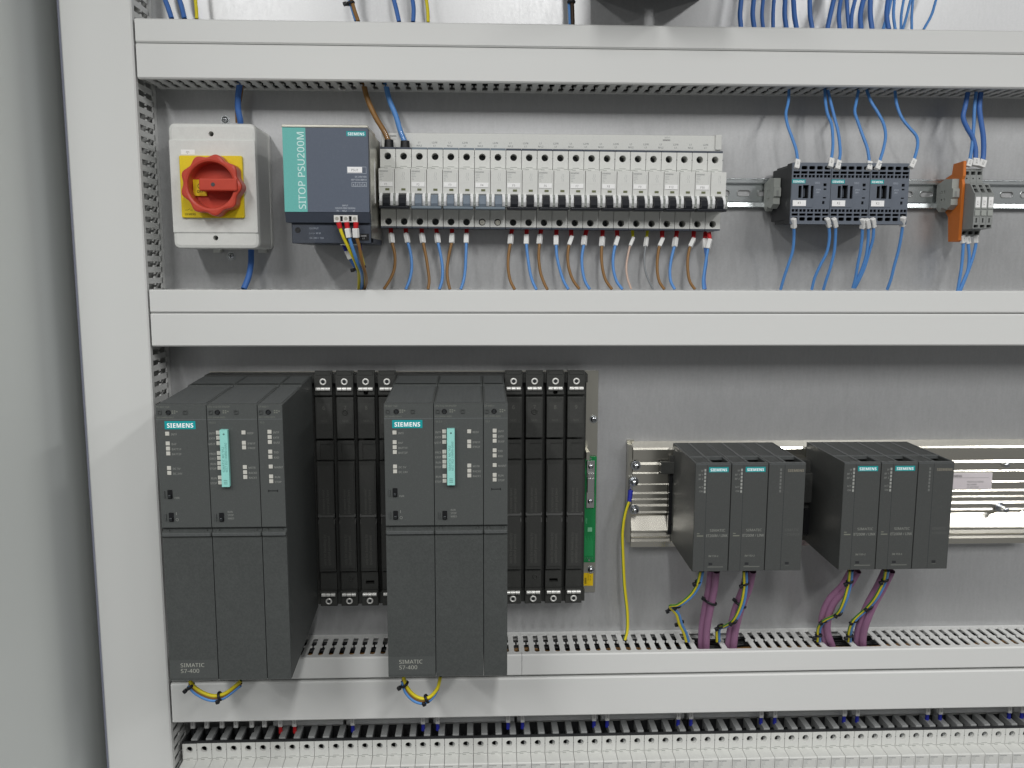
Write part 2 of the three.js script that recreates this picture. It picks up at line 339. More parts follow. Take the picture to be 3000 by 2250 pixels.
// ───────── power supply ─────────
{
  const t = absThing('power_supply', 'slate grey power supply with a broad turquoise stripe', 'power supply', [118.3, 159.5, 0]);
  part('housing', [bx(119, 206, 193, 280, 9, 119, 1.5), bx(123, 206.8, 160, 193, 9, 117, 1.5)], M.psuDark, t);
  part('side_panel', bx(206.2, 207, 166, 278, 12, 112), M.aluDull, t);
  part('front_panel', bx(118.2, 206.5, 192.4, 278.4, 118.6, 125, 1.2), M.psu, t);
  part('top_trim', bx(118, 206.8, 278.2, 281.2, 60, 125.3, .8), M.aluDull, t);
  const fm = print(88, 86, 11, '#59616f', (g) => {
    g.fillStyle = '#67b3ac'; g.fillRect(0, 0, 23.8, 86); txt(g, 'SITOP PSU200M', 22.6, 83.5, 10.2, '#cfe6e3', { rot: -Math.PI / 2, w: 80 });
    g.fillStyle = '#12989c'; g.fillRect(66, 3.2, 20, 5.1); txt(g, 'SIEMENS', 76, 7.3, 4.1, '#fff', { bold: true, align: 'center', w: 17.5 });
    g.strokeStyle = '#b9c0c8'; g.lineWidth = .3; g.strokeRect(66, 39.5, 19.7, 6.7);
    for (const [s, y] of [['DC 24V/10A', 50.5], ['6EP1334-3BA10', 53.6]]) txt(g, s, 86, y, 2.3, '#c3c9cf', { align: 'right' });
    g.strokeRect(70.5, 55.3, 15.3, 4.3); for (let i = 0; i < 4; i++) { g.strokeRect(70.5 + i * 3.83, 55.3, 3.83, 4.3); txt(g, 'X234'[i], 71.5 + i * 3.83, 58.7, 3, '#c3c9cf'); }
    txt(g, 'INPUT', 63, 80, 2.2, '#c3c9cf', { align: 'center' }); txt(g, '120/230-500V 50/60Hz', 63, 82.7, 2.1, '#c3c9cf', { align: 'center' }); txt(g, 'PE', 54, 85.4, 2.1, '#c3c9cf'); txt(g, 'N/L2', 60, 85.4, 2.1, '#c3c9cf'); txt(g, 'L1', 71, 85.4, 2.1, '#c3c9cf');
  }, .45);
  part('front_print', face(118.5, 206.2, 192.6, 278.2, 125.15), fm, t, true);
  part('name_label', bx(184.6, 199.8, 232.9, 238.8, 125.2, 125.7), M.whiteBright, t);
  part('name_print', face(184.7, 199.7, 233, 238.7, 125.8), print(15, 5.7, 14, '#efefef', (g) => txt(g, 'PSU1', 7.5, 4.2, 3.2, '#666', { align: 'center' })), t, true);
  part('lower_band', cut(exX([[100, 192.3], [124.6, 192.3], [121.5, 181.8], [100, 181.8]], 118.6, 206.4), [bx(169.2, 194.2, 180, 189.6, 110, 130)]), M.psuDark, t);
  part('terminal_block', cut(bx(169.4, 194, 182.2, 189.4, 112, 125.6), [0, 1].map((i) => bx(175.6 + i * 9.2, 178.6 + i * 9.2, 183, 188.4, 115, 130))), M.lightGrey, t);
  for (let i = 0; i < 3; i++) part('terminal_screw', cyl(172.5 + i * 9.2, 185.9, 125.5, 1.9, .7), M.aluDull, t);
  part('output_block', bx(124, 206.8, 160, 179.6, 100, 117.6, 1), M.psuDark, t);
  part('output_print', face(140, 168, 161, 179, 117.75), print(28, 18, 12, '#3d434e', (g) => { txt(g, 'OUTPUT', 2, 4.5, 2.6, '#99a0aa'); txt(g, 'L+ L+ M M', 2, 9.5, 2.6, '#99a0aa'); txt(g, 'DC 24V / 10A', 2, 14.5, 2.6, '#99a0aa'); }), t, true);
  part('tag', bx(193.5, 204.5, 163.5, 170.5, 117.6, 118.1), M.black, t);
  part('tag_print', face(194, 204, 164, 170, 118.2), print(10, 6, 12, '#17181a', (g) => { txt(g, '24VDC', 5, 2.6, 2.2, '#ddd', { align: 'center' }); txt(g, 'L1', 5, 5.2, 2.2, '#ddd', { align: 'center' }); }), t, true);
  part('adjust_screw', [new THREE.TorusGeometry(2.4, .6, 6, 18).translate(130, 174, 117.8), cyl(130, 174, 117.4, 1.8, 1)], M.black, t);
  part('clear_flap', exZ([[123, 157.5], [148.4, 157], [147.5, 180], [122.6, 180]], 119.6, 120.6), M.clear, t);
  part('rating_label', exX([[70, 205], [70, 250], [76, 250], [76, 205]], 207.05, 207.4), M.whiteBright, t);
  part('earth_terminal', bx(174, 192, 158.5, 164, 108, 116), M.clampGrey, t);
}

// ───────── breakers ─────────
const PW = 17.83;
// one pole: x 0..PW, y measured from the rail centre, z from the plate
const poleOf = (() => {
  const w = PW - .4, top = shp([[.2, 20.5], [w, 20.5], [w, 43], [.2, 43]], [hole(w / 2, 35.4, 3.9)]), bot = shp([[.2, -42.8], [w, -42.8], [w, -22], [.2, -22]], [hole(w / 2, -37.4, 3.9)]);
  return (tall) => geo([bx(.2, w, -42.8, tall, 9, 24), bx(.2, w, -22, 20.5, 24, 34), exZ(top, tall > 40 ? 24 : 40, 44, 0, 14), exZ(bot, 24, 44, 0, 14),
    exX([[34, -22], [34, 20.5], [45, 21], [61, 20], [62, 19], [62, -7], [60, -8.4], [60, -21.2], [45, -23.5]], .2, w)]);
})();
const poleG = poleOf(43);
const screwDiscG = geo(cyl(PW / 2 - .1, 35.4, 25, 3.9, 2)), screwLowG = geo(cyl(PW / 2 - .1, -37.4, 25, 3.9, 2));
const screwShineG = geo([cyl(PW / 2, -37.6, 41, 3, 4), bx(PW / 2 - 2, PW / 2 + 2, -38, -37.2, 43, 43.3)]);
const edgeTopG = geo(bx(.25, PW - .4, 43.05, 45.3, 9.5, 43.6)), edgeBotG = geo(bx(.25, PW - .4, -44.6, -42.85, 9.5, 43.6));
const notchG = geo([bx(.6, 5, 22.6, 23.1, 44.02, 44.3), bx(5, 12.6, 23.9, 24.5, 44.02, 44.3), bx(4.6, 8.6, 21.6, 22.4, 44.02, 44.3), bx(12.8, PW - .8, 22.6, 23.1, 44.02, 44.3)]);
const dotG = geo(cyl(PW - .2, 34.8, 43.9, .75, .5, 'z', 10));
const indG = geo(bx(7.4, 12, -4.1, -1.7, 61.9, 62.25));
const leverG = geo([exX([[56, -8.2], [66, -8.8], [71, -12.5], [73.5, -18.5], [72, -21.5], [56, -21.8]], 5.1, 12.7)]);
const postG = geo([exX([[58, -6.6], [64, -7.2], [67.2, -11], [68, -16], [66, -20.6], [58, -21.6]], 1.3, 4.4), exX([[58, -6.6], [64, -7.2], [67.2, -11], [68, -16], [66, -20.6], [58, -21.6]], 13.2, 16.4)]);
const rivetG = geo([cyl(PW - .1, -10.2, 65.2, 1.25, 1.5, 'z', 12), cyl(PW - .1, -18.3, 66.2, 1.25, 1.5, 'z', 12), bx(PW - 1.4, PW + 1.2, -21, -7.4, 58, 65.2)]);
const barG = geo(bx(.8, 2 * PW - 1.2, -24.6, -21.4, 56, 72.5, 1.2));
const holderG = geo(bx(.9, 15.6, .2, 5.4, 62.05, 62.7));
const prA = print(16.6, 12.6, 14, '#d3d4d0', (g) => {
  txt(g, 'SIEMENS', .4, 2.3, 2, '#77797a', { bold: true, w: 9.6 }); for (let i = 0; i < 5; i++) { g.fillStyle = '#b4b6b4'; g.fillRect(.7, 3.6 + i * 1.7, [4.6, 4, 4.8, 2, 2.6][i], .7); }
  g.fillStyle = '#b9bbb9'; for (let i = 0; i < 7; i++) g.fillRect(14.6, 3 + i * 1.3, .7, .8);
});
const prB = print(16.6, 12.6, 14, '#d6d7d3', (g) => { g.strokeStyle = '#b2b4b2'; g.lineWidth = .4; g.beginPath(); g.moveTo(8.6, 2.6); g.lineTo(8.6, 5); g.lineTo(7.4, 8); g.moveTo(8.6, 8); g.lineTo(8.6, 11); g.moveTo(10.4, 2.6); g.lineTo(10.4, 5); g.lineTo(9.3, 8); g.moveTo(10.4, 8); g.lineTo(10.4, 11); g.stroke(); });
const prG = geo(face(.5, 17.1, 6, 18.6, 62.12), null, true);
const FN = ['F1', 'F2', 'F3', 'F4', 'F5', 'F6', 'F7', 'F8', 'F9', 'F12', 'F90'];
const tilt = -0.0043;                                                  // the row hangs a hair out of level
const rowY = (x) => 224.2 + (x - 210) * tilt;
FN.forEach((f, i) => {
  const grey = i >= 1 && i <= 3, x0 = 209.8 + i * 2 * PW;
  const t = thing('circuit_breaker', `white two pole circuit breaker marked ${f} with ${grey ? 'grey' : 'black'} levers`, 'circuit breaker', [x0, rowY(x0), 0], 'two pole breakers on the upper rail');
  t.rotation.z = tilt;
  for (let k = 0; k < 2; k++) {
    const o = [k * PW, 0, 0], p = put('pole_housing', poleG, M.white, t, o);
    put('terminal_screw', screwDiscG, M.screwDark, p); put('terminal_screw', screwLowG, M.screwDark, p); if (f === 'F4') put('closed_screw', screwShineG, M.aluDull, p);
    put('top_edge', edgeTopG, grey ? M.edgeGrey : M.edgeDark, p); put('bottom_edge', edgeBotG, M.edgeDark, p); put('moulded_notch', notchG, M.clampGrey, p); put('rivet', dotG, M.midGrey, p);
    put('indicator', indG, M.ledWin, p); put('face_print', prG, k ? prB : prA, p);
    put('lever', leverG, grey ? M.leverGrey : M.lever, t, o); put('lever_guard', postG, M.whiteBright, t, o);
    const rv = put('guard_link', rivetG, M.clampGrey, t, o); rv.name = 'guard_link';
  }
  put('tie_bar', barG, grey ? M.edgeGrey : M.lever, t);
  put('name_label', holderG, M.whiteBright, t);
  part('name_print', face(1.1, 15.4, .3, 5.3, 62.8), print(14.3, 5, 14, '#f2f2f1', (g) => txt(g, f, 7.1, 3.9, 3.3, '#747474', { align: 'center' })), t, true);
});
{
  const x0 = 210.5, x1 = 603, y0 = rowY(400) + 45.5, t = absThing('busbar_cover', 'long white busbar cover printed with L1 marks above the breakers', 'busbar', [x0, y0, 0]);
  part('cover', bx(x0, x1, y0 - 2, 287.2, 12, 30, 1), M.lightGrey, t);
  part('end_cap', bx(596, 603.6, 270.5, 287.9, 11, 32, .8), M.lightGrey, t);
  const W = x1 - x0, m = print(W, 16, 5, '#d6d7d3', (g) => {
    for (let k = 2; k < 22; k++) { const x = (k + .5) * PW - 1; txt(g, k % 2 ? 'L2/N' : 'L1', x, 11, 3, '#55585a', { align: 'center' }); txt(g, k % 2 ? 'L1' : 'N/L2', x, 14.6, 3, '#55585a', { align: 'center' }); }
    txt(g, 'SIEMENS', 8, 4.6, 2.5, '#333', { bold: true, w: 9 }); txt(g, '5ST3', 11, 8, 2.3, '#777'); txt(g, 'SIEMENS', 331, 6.5, 2.5, '#444', { bold: true, w: 9 }); txt(g, '5ST3 7', 333, 3.4, 2.3, '#777');
  });
  part('cover_print', face(x0 + .5, x1 - 8, 270.8, 286.6, 30.1), m, t, true);
}
// lowest row: single pole breakers
const LW = 17.93;
{
  const sx = LW / PW, sg = (g) => g.clone().scale(sx, 1, 1);
  const G = { pole: sg(poleOf(24)), disc: sg(screwDiscG), top: sg(edgeTopG), notch: sg(notchG), dot: sg(dotG), pr: sg(prG), holder: sg(holderG), lever: sg(leverG), post: sg(postG) };
  const ribs = geo([bx(9.8, LW - .3, 26, 47, 12, 40, .6)]), slot = geo([bx(.3, LW - .2, 24.1, 25, 9.4, 40), bx(.25, 1, 25, 44, 9.4, 40), bx(.3, LW - .2, 24.1, 44, 9.4, 10.4)]);
  const edge = geo(bx(.1, LW - .1, 43.05, 45.4, 41, 43.8));
  const proto = thing('small_breaker', 'white single pole circuit breaker in the long lowest row', 'circuit breaker', [0, -491, 0], 'single pole breakers of the lowest row');
  const p = put('housing', G.pole, M.white, proto);
  put('terminal_screw', G.disc, M.screwDark, p); put('top_edge', edge, M.anthracite, p); put('moulded_notch', G.notch, M.clampGrey, p); put('rivet', G.dot, M.midGrey, p); put('face_print', G.pr, prA, p);
  put('terminal_cap', ribs, M.capGrey, proto); put('terminal_mouth', slot, M.anthracite, proto); put('name_label', G.holder, M.whiteBright, proto); put('lever', G.lever, M.lever, proto); put('lever_guard', G.post, M.whiteBright, proto);
  for (let k = 0; k < 66; k++) { const x = -45.2 + k * LW, o = k ? copyOf(proto, [x, -490.6 - k * .02, 0]) : proto; o.position.x = x * S; }
}

// ───────── contactors ─────────
{
  const X0 = 672.4, W = 44.85, top = 252.4, bot = 184.6, Z = 75;
  const cells = (y0, y1, yb0, yb1, ys0, ys1) => {                      // openings of one terminal bank
    const h = [];
    for (let i = 0; i < 5; i++) { const x = 1.4 + i * 8.75; h.push(rrect(x + .4, x + 7.2, y0, y1, 1.6, THREE.Path), hrect(x + .2, x + 7.5, yb0, yb1), hrect(x + .2, x + 3.3, ys0, ys1), hrect(x + 4.2, x + 7.4, ys0, ys1)); }
    return h;
  };
  const H = top - bot, front = rrect(.25, W - .25, 0, H, .8);
  front.holes.push(...cells(60.2, 64.2, 55.6, 58.4, 51.4, 54.4), ...cells(3.7, 7.7, 9.3, 11.9, 13.6, 16.6), hrect(8.2, 12, 29, 42.5), hrect(13.2, 19.8, 28.6, 43.2), hrect(22.2, 25.5, 28.4, 42.4), hrect(36.4, 40, 42, 45.2), hrect(36.8, 40, 38, 39.6), hrect(36.4, 40, 28.6, 30), hrect(36, 38.6, 22.2, 25.6));
  const frontG = geo(exZ(front, Z - 2.5, Z, 0, 4)), caseG = geo(exZ(front, Z - 17, Z - 2.55, 0, 3)), bodyG = geo([bx(.5, W - .5, 5, H - 3, 8.5, Z - 17.1, 1), bx(1.5, W - 1.5, 1.5, 14, 20, Z - 17.2), bx(1.5, W - 1.5, H - 14, H - 1.5, 20, Z - 17.2)]);
  const slideG = geo([bx(14.2, 18.8, 30.5, 41, Z - 14, Z - 8, .4), bx(1.2, 25, 18.6, 27, Z + .02, Z + .6, .3)]);
  const infoM = print(16, 18, 12, '#666d78', (g) => { txt(g, 'SIRIUS', 0, 3.4, 3, '#a3a9b4', { w: 10 }); txt(g, '3RT2015', 2.6, 11.6, 2.4, '#b0b6c0'); txt(g, '-2BB41', 2.6, 14.6, 2.4, '#b0b6c0'); });
  const printG = geo(face(26.4, 35.8, 31, 48, Z + .05), null, true), badgeG = geo(face(.5, 15.6, 45, 49.4, Z + .12), null, true), tagG = geo(bx(1.9, 17, 19.9, 26.4, Z + .6, Z + 1.2));
  ['K1', 'K2', 'K3'].forEach((n, i) => {
    const t = thing('contactor', `slate grey contactor with white tag marked ${n}`, 'contactor', [X0 + i * W, bot, 0], 'contactors on the upper rail');
    put('body', bodyG, M.anthracite, t); put('inner_case', caseG, M.anthracite, t);
    put('front_cover', frontG, M.cont, t); put('slide', slideG, M.cont, t); put('badge', badgeG, badgeM, t); put('type_print', printG, infoM, t);
    put('name_tag', tagG, M.whiteBright, t);
    part('name_print', face(2, 16.9, 20, 26.3, Z + 1.3), print(15, 6.3, 14, '#f2f2f2', (g) => txt(g, n, 7.5, 4.6, 3.6, '#666', { align: 'center' })), t, true);
  });
}
// end clamps on the rail
function endClamp(label, x0, w, y0, y1, zf) {
  const t = absThing('end_clamp', label, 'clamp', [x0, y0, 0]), c = (y0 + y1) / 2;
  const prof = [[6, y0 + 4], [14, y0 - 2], [20, y0 + 3], [zf - 8, y0], [zf, y0 + 5], [zf, c - 6], [zf + 3, c - 4], [zf + 3, c + 5], [zf, c + 7], [zf, y1 - 1], [zf - 16, y1], [12, y1 - 4], [6, y1 - 5]];
  part('body', cut(exX(prof, x0, x0 + w), [[zf - 16, c + 3], [zf - 16, c - 6], [zf - 22, c + 3], [zf - 22, c - 6]].map(([z, y]) => bx(x0 - 1, x0 + 5, y - 1.6, y + 1.6, z - 1.5, z + 1.5))), M.clampGrey, t);
  part('clamp_screw', [bx(x0 + 2.5, x0 + 5, c - 4, c + 2.5, zf + 2.9, zf + 3.4), ], M.midGrey, t);
}
endClamp('grey plastic end clamp beside the contactor marked K1', 664, 7.8, 204, 239.5, 40);
endClamp('grey plastic end clamp beside the orange end plate', 875.5, 8.2, 204, 240, 40);
{
  const t = absThing('end_plate', 'bright orange end plate on the rail beside the terminal blocks', 'end plate', [884, 166, 0]);
  part('plate', exX([[8, 206], [8, 242], [22, 246], [24, 257.5], [46, 259], [47, 242], [45, 238], [47, 232], [47, 168], [44, 166], [24, 166.6], [20, 196]], 884, 887.6, .4), M.orange, t);
  
  for (let i = 0; i < 3; i++) {
    const x0 = 888 + i * 7.55, x1 = x0 + 7.3, xc = (x0 + x1) / 2;
    const b = absThing('terminal_block', ['grey stepped terminal block tagged X11, next to the orange plate', 'grey stepped terminal block tagged X12, between its two neighbours', 'grey stepped terminal block tagged X13, end of the trio'][i], 'terminal block', [x0, 172, 0], 'grey stepped terminal blocks');
    part('body', cut(exX([[8, 208], [8, 240], [18, 244], [26, 250.5], [41, 250.5], [42, 236], [44, 233.5], [56, 232], [66, 221], [68, 220], [68, 181], [46, 180], [43, 172.5], [24, 172.5], [18, 204]], x0, x1),
      [bx(x0 + 1, x1 - 1, 243.5, 247.5, 30, 45), cyl(xc, 239.4, 40, .9, 10, 'z', 12), bx(x0 + 1.6, x1 - 1.6, 227.4, 230.6, 48, 66), bx(x0 + 1.4, x1 - 1.4, 221.6, 226.4, 52, 74), bx(xc - .9, xc + .9, 187.5, 192.5, 58, 72), bx(x0 + 1, x1 - 1, 181.8, 185, 56, 72), bx(x0 + 1, x1 - 1, 174.8, 178.6, 34, 50)]), M.midGrey, b);
    part('tag', bx(x0 + 1.2, x1 - .7, 204.5, 216.4, 67.8, 68.5), M.whiteBright, b);
    part('tag_print', face(x0 + 1.3, x1 - .8, 204.6, 216.3, 68.6), print(5.2, 11.7, 12, '#efefee', (g) => txt(g, 'X1' + (i + 1), 3.7, 9.4, 3.4, '#777', { rot: -Math.PI / 2 })), b, true);
    part('tag_holder', bx(x0 + .9, x1 - .4, 203, 204.4, 67.8, 69), M.clampGrey, b);
    part('lip', bx(x0 + .9, x1 - .4, 195, 201.5, 67.9, 69.2, .5), M.clampGrey, b);
  }
}

// ───────── module rack ─────────
const F = 196.6;
{
  const t = absThing('module_rack', 'flat metal rack plate with black slot rails behind the modules', 'rack', [-6, -277, 0]);
  part('back_sheet', bx(-4, 468.5, -275.5, 9, .4, 2), M.aluDull, t);
  part('frame', [bx(-2, 452, -2, 8, 2, 28), bx(-2, 452, -276.5, -262, 2, 28), bx(-2, 452, -262, -2, 2, 16)], M.rack, t);
  part('end_bracket', bx(452.2, 456, -98, -88, 2, 26), M.aluDull, t);
}
const coverPlate = geo([exX([[27, 13], [30, 13], [35, 8], [35, -15], [33, -17], [27, -17]], -10.2, 10.2), bx(-8.4, 8.4, 8.6, 12.2, 30, 35.4)]), coverUp = geo(bx(-10.2, 10.2, -68, -18.2, 27, 34.5, .8)), coverStep = geo([bx(-10.2, 10.2, -94.5, -71, 27, 32, .6), bx(-10, -5.4, -94, -72, 31.5, 33.4), bx(-5.2, 9.6, -74.8, -72, 31.5, 33.2)]);
const coverMid = geo([exX([[27, -95.5], [36, -95.5], [36.4, -160], [38, -163.5], [34, -165], [27, -165]], -9.8, 10)]), coverLow = geo([exX([[27, -165.5], [33, -166], [36.6, -172], [36, -232], [27, -233]], -9.8, 10)]), coverEnd = geo(bx(-10, 10, -257, -234, 27, 32, .6)), coverFoot = geo([bx(-10.2, 10.2, -277, -258.2, 24, 34, .8), bx(-10.2, 10.2, -260, -256.5, 30, 36)]);
const coverPlateH = geo([cut(exX([[24, 13], [30, 13], [35, 8], [35, -15], [33, -17], [24, -17]], -10.2, 10.2), [cyl(0, -12.6, 32, 2.9, 14, 'z', 18)]), bx(-8.4, 8.4, 8.6, 12.2, 30, 35.4)]), coverEndH = geo(cut(bx(-10, 10, -257, -234, 20, 32), [bx(-5, 5.4, -249.8, -245.4, 22, 36)]));
const ringG = geo(new THREE.TorusGeometry(3.1, 1.05, 8, 20)), domeG = geo(cyl(0, 0, -.2, 2.4, 1, 'z', 16)), pinG = geo(cyl(0, 0, 0, 2.3, 5.1, 'x', 10));
function slotCover(x, n, where, b) {
  const t = thing('slot_cover', `black slot cover ${{ 6: b ? 'printed 6 between a communication module and a bossed cover' : 'printed 6 touching the module group by the upright duct', 7: 'printed 7 with round boss, ' + where, 8: 'printed 8 with dark holes, ' + where, 9: b ? 'printed 9 touching the green circuit board' : 'printed 9 half hidden behind a power module' }[n]}`, 'slot cover', [x, 0, 0], 'black blank slot covers of the rack');
  put('head', n === 8 ? coverPlateH : coverPlate, M.rack, t); const u = put('upper_panel', coverUp, M.rack, t); put('latch_panel', coverStep, M.rack, t); put('middle_panel', coverMid, M.rack, t); put('lower_panel', coverLow, M.rack, t); put('end_panel', n === 8 ? coverEndH : coverEnd, M.rack, t); put('foot', coverFoot, M.rack, t);
  part('number_print', face(-8, 8, -50, -25, 34.6), print(16, 25, 8, '#3f403e', (g) => { txt(g, String(n), 8, 8, 6.4, '#63645f', { align: 'center' }); txt(g, '5635', 8, 23, 3.4, '#5a5b57', { align: 'center' }); }, .5), u, true);
  for (const [y, d] of [[.6, 1], [-270, 1]]) {
    const s = put('screw', ringG, M.pin, t, [0, y, 35.4]); put('socket', domeG, M.screwDark, s);
    for (let k = -1; k < 2; k++) put('contact_pin', pinG, M.pin, t, [k * 5.7, y > -100 ? -8 : -261.4, 36.4]);
  }
  if (n === 7) { const b = part('boss', new THREE.TorusGeometry(2.8, .9, 8, 20).translate(0, -36, 34.8), M.rack, t); part('boss_core', cyl(0, -36, 34.6, 1.6, .8), M.rack, b); part('lower_boss', new THREE.TorusGeometry(2.4, .7, 8, 20).translate(2.5, -243, 32.2), M.rack, t); }
  
  part('warning_print', face(-8.6, 8.6, -228, -100, 37), print(17.2, 128, 5, '#3f403e', (g) => { for (const [x, y, s] of [[7, 60, 'to remove cover'], [12, 60, 'please pull here'], [7, 124, 'only for handling by'], [12, 124, 'qualified personnel']]) txt(g, s, x, y, 4, '#5c5d59', { rot: -Math.PI / 2, font: 'serif' }); }), t, true);
}
for (let b = 0; b < 2; b++) for (let k = 0; k < 4; k++) slotCover(137.5 + 225 * b + 25 * k, 6 + k, b ? 'in the run beside the green board' : 'between the two groups of modules', b);

function frontPrint(w, h, draw) { return print(w, h, 9, '#4c4f4e', draw, .55); }
const dim = '#8d8f8a', dimmer = '#74776f';
const ledG = geo(bx(-2, 2, -2, 2, 0, .7, .3));
const SHOW = {
  supply: { w: 50, kind: 'power module', leds: [[10.5, [-28.8, -38.7, -43.9, -48.9, -63.8, -68.8], ['INTF', 'BAF', 'BATT1F', 'BATT2F', 'DC 5V', 'DC 24V']]], toggles: [[10.1, -90.8], [10.3, -114.5]], head: 'PS 407 10A', sub: '407-0KR02-0AA0', ver: '' },
  cpu: { w: 50, kind: 'processor module', leds: [[10.4, [-28, -33.2, -38.7, -48.8, -53.8, -59.1, -63.9, -73.9, -79], ['INTF', 'EXTF', 'BUS1F', 'FRCE', 'CRST', 'RUN', 'STOP', 'RUN', 'STOP']], [35.5, [-28, -38.5, -43.2, -63.3, -68.6, -73.6], ['REDF', 'IFM1F', 'IFM2F', 'MSTR', 'RACK0', 'RACK1']]], toggles: [[10.3, -115]], head: 'CPU 412-5H PN/DP', sub: '412-5HK06-0AB0', ver: 'V6.0.3' },
  comm: { w: 25, kind: 'communication module', leds: [[11.2, [-27.4, -32.7, -37.8, -47.7, -53, -63, -73.2, -78.1], ['INTF', 'EXTF', 'BUSF', 'TXD', 'RXD', 'MAINT', 'RUN', 'STOP']]], toggles: [], head: 'CP 443-1', sub: '443-1EX30-0XE0', ver: 'X2.3' },
};
const moduleMats = {};
for (const k of Object.keys(SHOW)) {
  const q = SHOW[k];
  moduleMats[k] = frontPrint(q.w - .8, 125, (g) => {
    g.fillStyle = '#6a6e70'; g.fillRect(0, 14, q.w, .35); txt(g, q.head, .6, 2.9, 2.6, dimmer); txt(g, q.sub, .6, 13, 2.3, dimmer); txt(g, q.ver, 1.6, 18.6, 2.4, dimmer);
    for (const [x, ys, ts] of q.leds) ys.forEach((y, i) => txt(g, ts[i], k === 'cpu' && x < 20 ? x - 3.4 : x + 3.2, -y + 1.1, 2.9, dim, { align: k === 'cpu' && x < 20 ? 'right' : 'left' }));
    if (k === 'supply') { txt(g, 'FMR', 14, 95.6, 2.6, dim); g.strokeStyle = dim; g.lineWidth = .35; g.beginPath(); g.arc(15.6, 116.8, 1.3, 0, 7); g.stroke(); g.fillStyle = dim; g.fillRect(14.8, 109, .5, 3); }
    if (k === 'cpu') { txt(g, 'RUN', 16, 110.5, 2.6, dim); txt(g, 'STOP', 16, 114, 2.6, dim); txt(g, 'MRES', 16, 117.4, 2.6, dim); }
    g.fillStyle = dimmer; const r0 = k === 'comm' ? 16 : 15.5; for (const [a, b] of [[0, 0], [2.2, 0], [0, 2], [2.2, 2], [4.4, .6]]) g.fillRect(r0 + a, 5 + b, 1.5, 1.2);
  });
}
const doorM = frontPrint(49.2, 20, (g) => { txt(g, 'SIMATIC', 10.9, 8, 5.6, '#a3a49b', { w: 25 }); txt(g, 'S7-400', 10.9, 14.2, 5.6, '#a3a49b', { w: 19.5 }); });
const keyM = print(7.6, 58, 12, '#93d2ca', (g) => { txt(g, 'SIMATIC MC 952', 3.4, 43, 3, '#4d7f7b', { rot: -Math.PI / 2, w: 26 }); txt(g, '6ES7 952-1KM00-0AA0', 6.2, 43, 3, '#4d7f7b', { rot: -Math.PI / 2, w: 30 }); g.fillStyle = '#4f6f6c'; g.beginPath(); g.arc(4, 4.4, .9, 0, 7); g.fill(); g.fillStyle = '#6f9f99'; for (let i = 0; i < 3; i++) g.fillRect(2, 51 + i * 1.7, 3.6, .9); });
